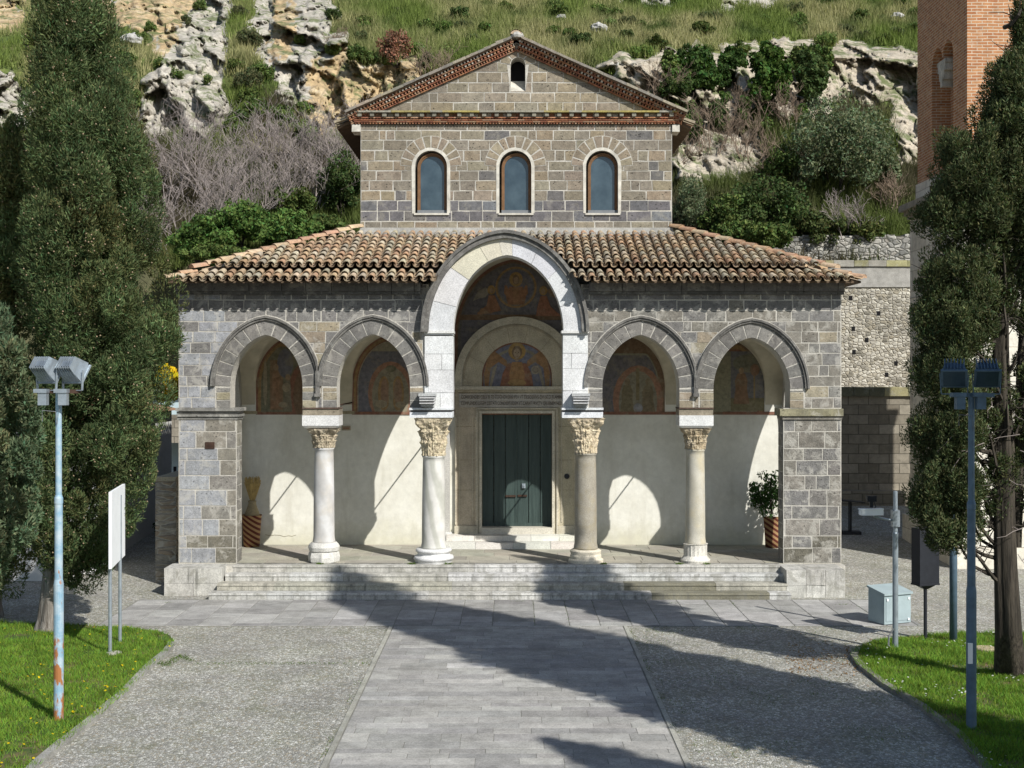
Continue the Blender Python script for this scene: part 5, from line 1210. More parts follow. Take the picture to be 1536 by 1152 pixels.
V, F = trunk_mb(tp, [.26, .21, .18, .165, .15, .14, .13, .11, .09, .06, .03], 20, 3, .16); mk('trunk', V, F, M['bark_dark'], rt_, None, True)
tb = MB(); trs = [(1532, 1010, 1538, 860, 1534, 700, 1540, 480, 1550, 300)]
tb.tube([P0(1522, 820, .1), P0(1528, 700, .1), P0(1532, 560, .1), P0(1542, 380, .1), P0(1550, 250, .1)], [.12, .10, .09, .07, .04], 8)
for (px, py, rx, ry) in RC:
    e = Vector(P0(px, py, random.uniform(-.3, .3))); st_ = Vector(P0(1506, min(880, py+random.uniform(20, 90)))); md = st_.lerp(e, .55)+Vector((0, random.uniform(-.2, .2), random.uniform(-.35, .1)))
    tb.tube([st_, st_.lerp(md, .5)+Vector((0, 0, -.05)), md, md.lerp(e, .5)+Vector((0, 0, .08)), e], [.045, .036, .028, .02, .01], 5)
    for q in range(6):
        a = st_.lerp(e, random.uniform(.3, 1)); d = Vector((random.uniform(-1, 1), random.uniform(-.6, .6), random.uniform(-.5, 1)))*.5; tb.tube([a, a+d*.5+Vector((0, 0, .05)), a+d], [.012, .009, .004], 4)
tb.mk('branches', M['bark_dark'], rt_)
tb = MB()
for q in range(36):
    a = Vector(P0(random.uniform(1440, 1535), random.uniform(560, 850), random.uniform(-.5, .3))); pts = [a]
    d = Vector((random.uniform(-1, 1), random.uniform(-.5, .5), random.uniform(-.8, .5)))
    for k in range(3): a = a+d*.16+Vector((random.uniform(-.06, .06), 0, random.uniform(-.08, .05))); pts.append(a)
    tb.tube(pts, [.007, .006, .004, .003], 4)
tb.mk('dead_twigs', M['twig'], rt_)
# ================================================================== HILL
PB = [(-700, 330), (-500, 240), (-300, 165), (-100, 108), (0, 86), (40, 78), (90, 70), (170, 67.5), (250, 65), (345, 60), (400, 57.5)]
POLY = {'w1': [(205, 205), (216, 110), (245, 70), (235, 0), (200, -60), (352, -60), (340, 40), (342, 130), (352, 190), (310, 205), (250, 208)],
        'w2': [(356, 70), (375, 15), (370, -60), (500, -60), (500, 20), (520, 70), (500, 110), (470, 175), (440, 165), (415, 135), (395, 100), (385, 60)],
        'o3': [(458, 190), (466, 95), (500, 78), (560, 88), (640, 100), (655, 140), (600, 190), (500, 200)], 'o4': [(215, 60), (225, -60), (300, -60), (300, 10), (262, 55), (235, 90)], 'o5': [(400, 40), (420, -60), (450, -60), (440, 60), (415, 90)],
        'w4': [(885, 96), (905, 78), (945, 84), (965, 97), (960, 112), (920, 112)], 'w5': [(945, 112), (1000, 62), (1060, 78), (1090, 66), (1180, 58), (1245, 66), (1262, 110), (1240, 170), (1180, 185), (1100, 190), (1060, 165), (990, 150)],
        'w6': [(1012, 268), (1016, 175), (1040, 140), (1080, 160), (1105, 190), (1140, 215), (1150, 262), (1060, 278), (1012, 278)],
        'w7': [(1238, 72), (1300, 66), (1400, 74), (1420, 250), (1345, 243), (1335, 150), (1300, 160), (1245, 150)],
        'o1': [(-60, 45), (-60, -60), (30, -60), (38, 30), (20, 42)], 'w8': [(-60, 190), (-60, 112), (20, 100), (60, 150), (70, 190), (30, 200)], 'o2': [(160, 40), (170, -60), (235, -60), (232, 20), (205, 50)], 'w9': [(930, 0), (935, -30), (1010, -30), (1000, 8), (960, 16)], 'w0': [(1085, 20), (1085, -20), (1190, -10), (1160, 8)], 'wx': [(540, 190), (548, 165), (580, 178), (585, 195)]}
def rockmask(px, py):
    q = Vector((px/28, py/28, 2.2)); a = mnoise.noise(q)*24+mnoise.noise(q*2.7)*14+mnoise.noise(q*6)*7; b = mnoise.noise(q+Vector((9, 4, 1)))*24+mnoise.noise(q*2.7+Vector((3, 3, 3)))*14+mnoise.noise(q*6+Vector((1, 3, 3)))*7
    X = px+a; Y = py+b; m = 0; t = 0
    for k, pl_ in POLY.items():
        if inside1(X, Y, pl_): m = 1; t = 1.0 if k[0] == 'o' else (.38 if k in ('w7', 'w5', 'w4') else .3 if k == 'w6' else 0.12)
    return m, t
BBX = {k: (min(p[0] for p in v), max(p[0] for p in v), min(p[1] for p in v), max(p[1] for p in v)) for k, v in POLY.items()}
def inside1(X, Y, pl_):
    r = False; n = len(pl_); j = n-1
    for i in range(n):
        xi, yi = pl_[i]; xj, yj = pl_[j]
        if (yi > Y) != (yj > Y) and X < (xj-xi)*(Y-yi)/(yj-yi)+xi: r = not r
        j = i
    return r
HS = 2.6
hx = np.arange(-300, 1840, HS); hy = np.concatenate([np.arange(404, -40, -2.6), np.arange(-40, -700, -30.0)])
nx, ny = len(hx), len(hy); RM = np.zeros((ny, nx)); RT = np.zeros((ny, nx)); DD = np.zeros((ny, nx))
pbx = np.array([p[0] for p in PB], float); pbd = np.array([p[1] for p in PB], float)
for j in range(ny):
    if -70 < hy[j] < 275:
        for i in range(nx): RM[j, i], RT[j, i] = rockmask(hx[i], hy[j])
K = np.array([.25, .5, .25]); S = RM.copy()
for _ in range(3):
    S = np.pad(S, 1, 'edge'); S = (S[:-2, 1:-1]+2*S[1:-1, 1:-1]+S[2:, 1:-1])/4; S = np.pad(S, 1, 'edge'); S = (S[1:-1, :-2]+2*S[1:-1, 1:-1]+S[1:-1, 2:])/4
for j in range(ny):
    d0 = np.interp(hy[j], pbx, pbd)
    for i in range(nx):
        px = hx[i]; Xw = (px-VX)*d0/FPX; Zw = CAMZ+(VY-hy[j])*d0/FPX
        d = d0+4.5*mnoise.noise((Xw*.045, Zw*.06, 1.3))+1.2*mnoise.noise((Xw*.16, Zw*.2, 4.0))+.35*mnoise.noise((Xw*.7, Zw*.8, 4.0))
        if hy[j] < -40: d = d0+6*mnoise.noise((Xw*.02, Zw*.03, 1.3))+4.5*mnoise.noise((Xw*.045, Zw*.06, 1.3))*.3
        s = S[j, i]
        if s > .01:
            wx = Xw+.5*mnoise.noise((Xw*.8, Zw*.8, 1.0)); wz = Zw+.5*mnoise.noise((Xw*.8, Zw*.8, 9.0)); e = 0
            for (sx, sz, am, tl, zz) in ((.22, .13, 2.3, 1.5, 5.0), (.62, .42, 1.0, .9, 9.0), (1.7, 1.25, .42, .42, 2.0), (4.0, 3.4, .13, .16, 7.0)):
                q = (wx*sx+wz*.25*sx, wz*sz, zz); f1 = mnoise.voronoi(q)[1][0]; k = f1*13.7
                e += am*(mnoise.cell(k)-.5)+tl*((mnoise.cell(k+Vector((31, 7, 3)))-.5)*(q[0]-f1.x)*2+(mnoise.cell(k+Vector((5, 43, 11)))-.3)*(q[1]-f1.y)*2)
            af = .72 if RT[j, i] < .3 or RT[j, i] > .9 else .45
            d -= s*(1.5+af*e+.12*mnoise.noise((Xw*5, Zw*5, 3.0)))
        DD[j, i] = d
def hillD(px, py):
    i = int(np.clip((px-hx[0])/HS, 0, nx-1)); j = int(np.argmin(abs(hy-py))); return DD[j, i]
def H3(px, py, dd=0.0): D = hillD(px, py)+dd; return P(px, py, D-CAMD)
Xh = (hx[None]-VX)*DD/FPX; Zh = CAMZ+(VY-hy[:, None])*DD/FPX
V = np.stack([Xh, DD-CAMD, Zh], 2); skirt = V[0].copy(); skirt[:, 2] = -1; V = np.concatenate([skirt[None], V]); 
colr = np.stack([S, RT, S*0], 2); colr = np.concatenate([colr[:1], colr]).reshape(-1, 3)
idx = np.arange((ny+1)*nx).reshape(ny+1, nx); F = np.stack([idx[:-1, :-1], idx[:-1, 1:], idx[1:, 1:], idx[1:, :-1]], 2).reshape(-1, 4)
def mat_hill():
    m = Mat('hill_rock_and_scrub', .95); c = m.attr(); s = m.N.new('ShaderNodeSeparateColor'); m.L.new(c, s.inputs[0])
    n1 = m.noise(.35, 6, .7); n2 = m.noise(1.6, 6, .7)
    veg = m.ramp(n1, [(.3, (.045, .07, .018)), (.48, (.085, .12, .028)), (.6, (.15, .165, .05)), (.75, (.10, .085, .045))])
    veg = m.mix(1.0, veg, m.ramp(n2, [(.3, .6), (.7, 1.4)]), 'MULTIPLY')
    z = m.sepz(); low = m.N.new('ShaderNodeMapRange'); m.L.new(m.math('ADD', z, m.math('MULTIPLY', n1, 6)), low.inputs[0]); low.inputs[1].default_value = 17; low.inputs[2].default_value = 22; low.inputs[3].default_value = .7; low.inputs[4].default_value = 0
    veg = m.mix(low.outputs[0], veg, m.ramp(n2, [(.3, (.05, .045, .03)), (.7, (.13, .105, .075))]))
    rk_ = m.ramp(m.noise(.9, 8, .75, dist=.5), [(.26, (.20, .19, .17)), (.42, (.38, .36, .32)), (.6, (.52, .50, .44)), (.8, (.64, .61, .54))])
    ora = m.ramp(m.noise(.7, 7, .7), [(.3, (.26, .18, .11)), (.5, (.48, .36, .20)), (.7, (.60, .51, .36))])
    rk_ = m.mix(s.outputs[1], rk_, ora)
    rk_ = m.mix(1.0, rk_, m.ramp(m.noise(2.2, 7, .8), [(.3, .55), (.7, 1.3)]), 'MULTIPLY'); crv = m.vor(.9, 'DISTANCE_TO_EDGE', vec=m.mapping((1, 1, .45)))
    rk_ = m.mix(m.ramp(crv, [(0.0, .45), (.04, 0.0)]), rk_, (.10, .09, .075))
    st_ = m.noise(1.0, 5, .7, m.mapping((1.6, 1.6, .35))); rk_ = m.mix(m.ramp(st_, [(.55, 0.0), (.7, .5)]), rk_, (.20, .195, .18))
    rk_ = m.mix(m.ramp(m.noise(.8, 6, .7, m.mapping((1, 1, 1.6))), [(.50, 0.0), (.60, .9)]), rk_, (.10, .125, .045))
    f = m.ramp(m.math('ADD', s.outputs[0], m.math('MULTIPLY', m.math('SUBTRACT', m.noise(1.2, 6, .75), .5), .9)), [(.42, 0.0), (.52, 1.0)])
    m.color(m.mix(f, veg, rk_))
    for vs_, vd_ in ((4.2, .10),):
        vc = m.vor(vs_, vec=m.mapping((1, 1, .6), (.3, .2, 0)), out='Color'); sp = m.N.new('ShaderNodeSeparateColor'); m.L.new(vc, sp.inputs[0]); m.bump(m.math('MULTIPLY', sp.outputs[0], f), .8, vd_)
    m.bump(m.noise(2.5, 8, .75), .6, .12); m.bump(m.noise(7, 6, .7), .6, .06); return m.m
tag(mk('hill', V.reshape(-1, 3), F, mat_hill(), None, colr, False), kind='structure')
# grass and scrub cover on the hill
def hill_cover(name, n, xr, yr, h, w, colf_, seed, per=5, thr=None, spread=.35, rockok=.35):
    rng = np.random.default_rng(seed); px = rng.uniform(*xr, n); py = rng.uniform(min(yr), max(yr), n)
    i = np.clip(((px-hx[0])/HS).astype(int), 0, nx-1); j = np.clip(((404-py)/2.6).astype(int), 0, ny-1)
    ok = S[j, i] < rockok; px, py, i, j = px[ok], py[ok], i[ok], j[ok]
    D = DD[j, i]; X = (px-VX)*D/FPX; Z = CAMZ+(VY-py)*D/FPX; k1 = nz(X, Z, .22, seed); k2 = nz(X, Z, .6, seed+4)
    if thr is not None: o = k1 > thr; X, Z, D, k1, k2 = X[o], Z[o], D[o], k1[o], k2[o]
    cols = colf_(k1, k2, rng, Z); X = np.repeat(X, per); Z = np.repeat(Z, per); Y = np.repeat(D-CAMD, per); cols = np.repeat(cols, per, 0)*rng.uniform(.7, 1.35, (len(X), 1))
    hh = h*np.repeat(1+.8*np.clip(k2, -.6, 1), per)
    return blades(name, X+rng.normal(0, spread*.5, len(X)), Y+rng.normal(-.1, spread*.6, len(X)), Z-.08, hh, w, cols, .35)
def gcol(k1, k2, rng, Z):
    a = np.array([.155, .205, .05]); b = np.array([.33, .31, .155]); c = np.array([.075, .11, .03]); t = np.clip(.45+k1*2.2+rng.normal(0, .15, len(k1)), 0, 1)[:, None]; u = np.clip(-k2*2.5-.15, 0, 1)[:, None]
    return (a*(1-t)+b*t)*(1-u)+c*u
hill_cover('hill_grass', 42000, (350, 1480), (112, -45), .55, .06, gcol, 4, 5)
hill_cover('hill_grass', 16000, (-60, 700), (230, -45), .45, .06, gcol, 5, 5)
def scol(k1, k2, rng, Z):
    a = np.array([.10, .085, .055]); b = np.array([.10, .13, .035]); t = np.clip(.5+k1*2.5, 0, 1)[:, None]; return a*(1-t)+b*t
hill_cover('hill_scrub', 26000, (-60, 1480), (404, 150), .7, .05, scol, 6, 5)
# ------------------------------------------------------------------ shrubs
def shrub(px, py, rx, ry, col, label, name='shrub', group=None, per=90, L=.16, Wd=.09, dens=1.0, dd=0.0, Y=None, seed=None, cv=.28, up=.3, mat='leaf', stem=True, rclk=.32, flat=.8):
    rng = np.random.default_rng(seed or int(px*7+py)); D = (Y+CAMD) if Y is not None else hillD(px, py+ry*.8)+dd; s = D/FPX; c = P(px, py, D-CAMD); RX, RZ = rx*s, ry*s
    base = (c.x, c.y, c.z-RZ); root = empty(name, base, label, 'tree' if 'tree' in name else 'shrub', group)
    rc = max(.18, min(.65, min(RX, RZ)*rclk)); n_ = max(8, int(dens*9*RX*RZ/(rc*rc)*.55)); C = []
    while len(C) < n_:
        d = unit(rng.normal(0, 1, (1, 3)))[0]; q = rng.random()**.35; lump = 1+.22*mnoise.noise((d[0]*2+px, d[1]*2, d[2]*2+py))
        if d[2] < -.75: continue
        C.append((c.x+d[0]*RX*q*lump*.88, c.y+d[1]*max(RX, RZ)*flat*q*lump, c.z+d[2]*RZ*q*lump*.9))
    V, F, Cc = leaves(np.array(C), rc*rng.uniform(.6, 1.2, n_), per, L, Wd, col, up=up, cv=cv, rng=rng); mk('foliage', V, F, M[mat], root, Cc)
    if stem:
        t = MB()
        for q in range(5):
            e = Vector(C[rng.integers(len(C))]); b0 = Vector((c.x+rng.uniform(-.1, .1)*RX, c.y, c.z-RZ*1.05)); t.tube([b0, b0.lerp(e, .5)+Vector((rng.uniform(-.1, .1), 0, .05)), e], [.05, .035, .012], 5)
        t.mk('stem', M['bark_dark'], root)
    return root
def bare(px, py, rx, ry, label, group=None, mat='twig', seed=None, dd=0.0, n=9, Y=None, name='bare_shrub', lv=5, r0=.026):
    rnd = random.Random(seed or int(px*5+py)); D = (Y+CAMD) if Y is not None else hillD(px, py+ry)+dd; s = D/FPX; b = P(px, py+ry, D-CAMD); Hh = 2*ry*s; Wh = rx*s; A_ = []; B_ = []; Ra = []
    def grow(p, d, l, r, k):
        m_ = 3; q = p
        for i in range(m_):
            d = (d+Vector((rnd.uniform(-.38, .38), rnd.uniform(-.38, .38), rnd.uniform(-.18, .24)))).normalized(); q2 = q+d*l/m_; A_.append(q); B_.append(q2); Ra.append((r*(1-.25*i/m_), r*(1-.25*(i+1)/m_))); q = q2
            if k > 0 and i > 0 or k > 1:
                dd_ = (d+Vector((rnd.uniform(-1, 1), rnd.uniform(-.8, .8), rnd.uniform(-.3, .7)))*.85).normalized(); grow(q, dd_, l*rnd.uniform(.5, .75), r*.55, k-1)
    for i in range(n):
        x = rnd.uniform(-1, 1); grow(b+Vector((x*Wh*.6, rnd.uniform(-.5, .5)*Wh, rnd.uniform(-.1, .3))), Vector((x*.6, rnd.uniform(-.4, .4), 1)).normalized(), Hh*rnd.uniform(.4, .62), r0, lv-1)
    A_ = np.array([tuple(v) for v in A_]); B_ = np.array([tuple(v) for v in B_]); Ra = np.array(Ra); d = unit(B_-A_); u = unit(np.cross(d, np.array([.3, .2, 1.0]))); v = np.cross(d, u); V = []
    for P_, rr in ((A_, Ra[:, 0]), (B_, Ra[:, 1])):
        for k in range(3): a = 2*PI*k/3; V.append(P_+(u*math.cos(a)+v*math.sin(a))*np.maximum(rr, .007)[:, None])
    V = np.stack(V, 1).reshape(-1, 3); o6 = np.arange(len(A_))[:, None, None]*6; f = np.array([(0, 1, 4, 3), (1, 2, 5, 4), (2, 0, 3, 5)]); F = (o6+f[None]).reshape(-1, 4)
    o = mk(name, V, F, M[mat], None, None, False, (b.x, b.y, b.z)); return tag(o, label, 'shrub', group)
SG = 'small scrub bushes dotted over the hill'
GD = (.055, .085, .026); GM = (.09, .13, .036); GO = (.135, .165, .09); GB = (.085, .145, .035); GI = (.045, .085, .02)
shrub(1255, 222, 92, 72, GO, 'big round grey green olive like tree below the pale cliff', 'olive_tree', L=.2, Wd=.07, dens=1.7, per=120, dd=-1.5)
shrub(1150, 312, 66, 48, GD, 'wide dark green bush below the round olive tree', per=100, dd=-1)
shrub(1090, 330, 36, 42, GM, 'mid green bush beside the right roof slope', dd=-1.2)
shrub(1036, 310, 30, 48, GO, 'pale grey green bush against the nave corner', dd=-.5, L=.14, Wd=.04)
shrub(1130, 355, 60, 24, GM, 'low leafy bush just above the hip of the right roof', dd=-2)
shrub(1225, 345, 46, 28, (.07, .09, .03), 'olive brown bush above the dry stone wall', dd=-1)
shrub(1290, 350, 45, 26, (.08, .10, .03), 'straggly bush on the dry stone wall by the tower', dd=-1, dens=.5)
shrub(1043, 108, 34, 40, GI, 'ivy hanging on the cliff right of the gable', 'ivy', flat=.3, stem=False, dens=1.3, dd=-.9, L=.2, Wd=.16)
shrub(1098, 95, 24, 26, GI, 'small ivy patch under the grassy edge', 'ivy', flat=.3, stem=False, dd=-.9, L=.2, Wd=.16)
shrub(1155, 118, 32, 52, (.055, .10, .02), 'bright ivy curtain in the middle of the cliff', 'ivy', flat=.25, stem=False, dens=1.3, dd=-1.2, L=.22, Wd=.18)
shrub(1216, 116, 22, 48, GD, 'dark ivy beside the tall pale cliff face', 'ivy', flat=.3, stem=False, dens=1.3, dd=-1.2, L=.2, Wd=.16)
shrub(1175, 250, 30, 34, GM, 'mid green bush tucked left of the round olive tree', dd=-.8); shrub(1330, 262, 24, 26, GO, 'small grey green bush right of the round olive tree', dd=-.6)
ri = random.Random(5)
for q in range(26):
    shrub(ri.uniform(1000, 1240), ri.uniform(72, 195), ri.uniform(8, 19), ri.uniform(9, 24), jc(ri.choice([GI, GB, GD, GM]), .2), 'ragged patch of ivy clinging to the right cliff', 'ivy', 'ivy patches on the right cliff', per=60, L=.16, Wd=.12, flat=.3, stem=False, dd=-.5, dens=.8)
shrub(1010, 135, 28, 16, GD, 'low dark bush behind the right roof slope of the nave', dd=-.5)
shrub(595, 72, 28, 28, (.22, .115, .075), 'russet leafed bush left of the gable', L=.14, Wd=.09, dens=.6, dd=-.5)
shrub(436, 305, 38, 30, (.075, .105, .028), 'rounded bush with reddish tips left of the nave', dd=-1)
shrub(512, 275, 34, 52, GD, 'dark green bush against the left nave wall', dd=-1)
for (px, py, r) in ((375, 60, 20), (372, 120, 24), (385, 165, 24), (430, 180, 20), (360, 20, 14), (350, 190, 16), (410, 195, 20), (460, 200, 20), (205, 60, 18), (190, 150, 22), (200, 190, 20), (178, 60, 14), (225, 40, 9), (280, 30, 8), (450, 60, 9), (310, 120, 7), (535, 80, 16), (560, 88, 12), (500, 75, 12), (640, 92, 14)):
    shrub(px, py, r, r*.8, jc(random.choice([(.085, .125, .035), (.11, .15, .045), (.09, .10, .045)]), .15), 'small green scrub bush on the hill', 'scrub_bush', SG, per=60, L=.16, Wd=.06, up=.8, stem=False, dd=-.3)
shrub(300, 362, 50, 34, GB, 'bright green bush beside the tall cypress', dd=-3); shrub(362, 338, 54, 34, GB, 'bright green leafy bush behind the left roof', dd=-2.5)
shrub(425, 346, 60, 32, GB, 'wide bright green bush low behind the left hip', dd=-2.5, dens=1.2); shrub(490, 340, 36, 18, GM, 'low green bush touching the left nave corner', dd=-2)
shrub(330, 385, 60, 16, GM, 'green bush showing just over the left roof edge', dd=-4)
for (px, py, r) in ((690, 22, 16), (726, 44, 14), (640, 40, 14), (548, 34, 14), (500, 22, 13), (838, 18, 15), (872, 62, 18), (830, 48, 12), (905, 18, 10), (986, 66, 17), (1055, 46, 18), (1112, 74, 15), (1290, 24, 14), (1372, 46, 18), (1330, 60, 12), (1200, 40, 13), (1150, 30, 10), (390, 110, 22), (375, 150, 22), (420, 170, 18), (360, 180, 20), (455, 165, 16), (355, 100, 14), (190, 90, 16), (178, 130, 14), (300, 8, 10), (240, 95, 8), (265, 110, 8), (940, 55, 12), (760, 12, 12)):
    shrub(px, py, r, r*.75, jc(random.choice([GM, GM, GD, (.085, .115, .03)]), .15), 'small green scrub bush on the hill', 'scrub_bush', SG, per=60, L=.15, Wd=.07, stem=False, dd=-.2)
rs = random.Random(77)
for q in range(80):
    px = rs.uniform(500, 1375); py = rs.uniform(-5, 92)
    if rockmask(px, py)[0] or (530 < px < 1030 and py > 30+abs(px-775)*.5): continue
    r = rs.uniform(6, 15); shrub(px, py, r*1.2, r*.7, jc(rs.choice([(.11, .165, .04), (.08, .125, .03), (.14, .18, .06), (.10, .12, .05)]), .15), 'small green scrub bush on the hill', 'scrub_bush', SG, per=46, L=.16, Wd=.045, up=1.2, stem=False, dd=-.15)
for i, (px, py, rx, ry) in enumerate(((235, 255, 40, 60), (285, 235, 44, 62), (335, 250, 46, 66), (385, 240, 46, 64), (430, 225, 44, 56), (480, 215, 40, 52), (520, 230, 30, 60), (255, 330, 40, 50), (305, 310, 44, 55), (360, 300, 44, 50), (560, 180, 30, 26), (410, 280, 40, 40), (465, 270, 40, 50))):
    bare(px, py, rx, ry, 'leafless grey brown shrub on the slope left of the nave', 'leafless shrubs left of the nave', 'twig', dd=-.5-(i % 3)*.6, n=9)
for (px, py, rx, ry) in ((985, 125, 30, 34), (1130, 160, 22, 30), (1330, 290, 30, 26), (1065, 190, 34, 40), (1115, 210, 30, 34), (1190, 170, 26, 30), (1010, 220, 16, 34), (1180, 245, 34, 40), (650, 95, 30, 26), (500, 60, 16, 16)):
    bare(px, py, rx, ry, 'bare twiggy brown bush growing on or under the cliff', 'bare bushes along the cliff', 'twig_brown', dd=-.5, n=8)
bare(1285, 330, 44, 36, 'bare grey twiggy bush above the wall by the tower', None, 'twig', dd=-1.5, n=8)
shrub(252, 576, 17, 30, (.60, .46, .02), 'yellow flowering mimosa peeping out behind the left pillar', 'mimosa_tree', Y=8.0, L=.12, Wd=.10, per=110, cv=.15)
def boulder(px, py, r, label, seed, mat):
    D = hillD(px, py+r); s = D/FPX; c = P(px, py, D-CAMD-.2); V = []; F = []; n, m_ = 18, 10
    for j in range(m_+1):
        for i in range(n):
            a = 2*PI*i/n; b = PI*j/m_; d = Vector((math.sin(b)*math.cos(a), math.sin(b)*math.sin(a), math.cos(b))); k = 1+.4*mnoise.noise(d*1.6+Vector((seed, 0, 0)))+.15*mnoise.noise(d*5); V.append(c+Vector((d.x*1.25, d.y, d.z*.75))*r*s*k)
    F = [(j*n+i, (j+1)*n+i, (j+1)*n+(i+1) % n, j*n+(i+1) % n) for j in range(m_) for i in range(n)]
    o = mk('boulder', [tuple(v) for v in V], F, mat, None, None, False, tuple(c)); tag(o, label, 'rock')
M['rock'] = stone('limestone', (.5, .49, .46), (.55, 1.2), 2.5, .2, bump=1, bd=.06)
boulder(898, 42, 10, 'white boulder in the grass above the right gable slope', 1, M['rock']); boulder(842, 26, 6, 'small grey boulder in the grass above the gable', 5, M['rock']); boulder(1346, 24, 7, 'small pale rock high in the grass near the tower', 8, M['rock']); boulder(198, 60, 13, 'dark grey boulder beside the left cliff', 11, M['rock'])
# ================================================================== WALLS AND TOWER BEHIND
def wall_thing(name, label, x0, x1, y0, y1, z0, z1, mat, cap=None, jag=0.0, cat='wall', capc=(.3, .29, .25), capover=.12):
    r = empty(name, ((x0+x1)/2, y0, z0), label, cat); mb = MB()
    if jag:
        pts = [(x0, z0), (x1, z0)]; x = x1
        while x > x0: pts.append((x, z1+random.uniform(-jag, jag))); x -= .45; pts.append((max(x, x0), pts[-1][1]))
        mb.prism(pts[::-1] if False else pts, y0, y1)
    else: mb.box((x0, y0, z0), (x1, y1, z1))
    mb.mk('masonry', mat, r)
    if cap:
        c = MB(); x = x0
        while x < x1:
            w = min(random.uniform(.5, .9), x1-x); c.box((x+.006, y0-capover, z1-cap), (x+w-.006, y1+.02, z1+.03), random.choice([jc(capc, .15), jc((.30, .28, .15), .2), jc(capc, .15)]), .01); x += w
        c.mk('coping', M['slab'], r)
    return r
Yu = 20.0
w = wall_thing('retaining_wall', 'tall pale rubble wall with putlog holes between church and tower', 7.0, 19, Yu, Yu+.8, 4.0, PZ(392, Yu), M['rubble'], .22)
mb = MB()
for px, py in ((1276, 447), (1280, 493), (1281, 528), (1344, 545), (1330, 562), (1318, 470), (1300, 510)): c = P(px, py, Yu); mb.box((c.x-.07, Yu-.012, c.z-.09), (c.x+.07, Yu+.1, c.z+.09), (1, 1, 1))
mb.mk('putlog_shade_boxes', M['dark'], w)  # dark boxes on the wall face, painted as the shade in the holes
mb = MB(); zt_ = PZ(392, Yu); mb.box((7.0, Yu-.05, zt_-1.05), (19, Yu, zt_-.23), (.33, .32, .28)); mb.mk('render_band', M['mortar_dark'], w)
wall_thing('dry_stone_wall', 'low grey dry stone wall above the rubble wall by the tower', 11.0, 19, 24.0, 24.7, 8.5, PZ(354, 24), M['drystone'], jag=.10)
wall_thing('block_wall', 'dark block wall with mossy coping at the foot of the rubble wall', 6.0, 19, 15.0, 16.2, .2, PZ(582, 15), M['bigblock'], .3, capc=(.12, .12, .08))
mb = MB(); mb.add([(6, 15.5, 4.70), (19, 15.5, 4.70), (19, 20.3, 4.74), (6, 20.3, 4.74)], [(0, 1, 2, 3)]); tag(mb.mk('terrace_ground', M['soil']), kind='structure')
mb = MB(); mb.box((6, 14.6, .2), (19, 15, PZ(735, 15))); tag(mb.mk('wall_footing', M['bigblock']), 'low projecting footing along the dark block wall', 'wall')
# bell tower
tw = empty('bell_tower', (15.9, 6.2, 0), 'square bell tower, pale stone base and red brick shaft', 'tower')
tx0, tx1, ty0, ty1 = 12.80, 19.0, 4.0, 8.4
mb = MB(); mb.box((tx0-.22, ty0-.22, 0), (tx1+.2, ty1+.05, 10.35)); mb.box((tx0-.42, ty0-.42, 0), (tx1+.2, ty1+.2, 1.0)); base_ = mb.mk('stone_base', M['towerstone'], tw)
mb = MB()
for zz in (2.6, 5.2, 7.8):
    mb.box((tx0-.235, ty0-.235, zz), (tx1+.2, ty1+.07, zz+.03))
mb.mk('joint_lines', M['mortar_dark'], base_)
mb = MB()
for z0, z1, p in ((10.30, 10.42, .28), (10.421, 10.55, .38), (10.551, 10.74, .52)): mb.box((tx0-p, ty0-p, z0), (tx1+.2, ty1+p*.5, z1), (.32, .30, .25), .006)
mb.mk('cornice', M['steps'], tw)
mb = MB(); mb.box((tx0-.06, ty0-.06, 10.741), (tx1, ty1, 11.38)); mb.mk('stone_band', M['towerstone'], tw)
sh = MB(); zb_ = 12.2
sh.box((tx0, ty0, 11.381), (tx1, ty1, zb_)); sh.box((tx0+.55, ty0, zb_), (tx1, ty1, 26))
a0, a1 = 5.15, 7.0; am_ = (a0+a1)/2
L1_ = roundarch((a0+am_)/2, (am_-a0)/2, 14.75, None, 12); L2_ = roundarch((am_+a1)/2, (a1-am_)/2, 14.75, None, 12)
q = MB(); archmass(ty0, ty1, 26, [[(a0, zb_)]+L1_+[(am_, 14.55)]+L2_[0:]+[(a1, zb_)]], tx0, tx0+.551, zb_, q); swap(q); sh.add(q.V, q.F)
sh.mk('brick_shaft', M['brick'], tw)
mb = MB()
for z0, z1, p in ((13.95, 14.15, .10), (14.15, 14.4, .20), (14.4, 14.62, .32), (14.62, 14.74, .36)): mb.box((tx0-.03, am_-p, z0), (tx0+.5, am_+p, z1), (.5, .47, .4), .004)
mb.mk('hanging_corbel', M['steps'], tw)
# ================================================================== LEFT BACKGROUND
hs = empty('house', (-14.5, 20, 0), 'pale blue plastered house with a dark balcony seen left of the church', 'house')
mb = MB(); mb.box((-22, 22, 0), (-9.0, 30, 4.65)); mb.mk('wall', M['houseblue'], hs)
mb = MB(); mb.box((-18, 20.6, 2.6), (-9.0, 22, 3.72)); mb.mk('balcony', M['bigblock'], hs)
mb = MB(); mb.box((-22.3, 21.6, 4.65), (-9, 30.3, 4.80)); mb.mk('roof_edge', M['mortar_dark'], hs)
h2 = empty('house', (-16, 2, 0), 'white house with pale door behind the trees on the far left', 'house')
mb = MB(); mb.box((-24, 1.5, 0), (-11.7, 12, 4.2)); mb.mk('wall', M['housewhite'], h2)
mb = MB(); mb.box((-11.7, 3.0, .1), (-11.62, 4.1, 2.3)); mb.mk('door', M['white'], h2)
mb = MB(); mb.box((-11.8, 2.7, 0), (-11.3, 4.4, .12)); mb.mk('doorstep', M['steps'], h2)
mb = MB(); mb.prism([(-24, 4.2), (-11.4, 4.2), (-17.7, 5.6)], 1.2, 12.2, (.3, .17, .1)); mb.mk('roof', M['hip'], h2)
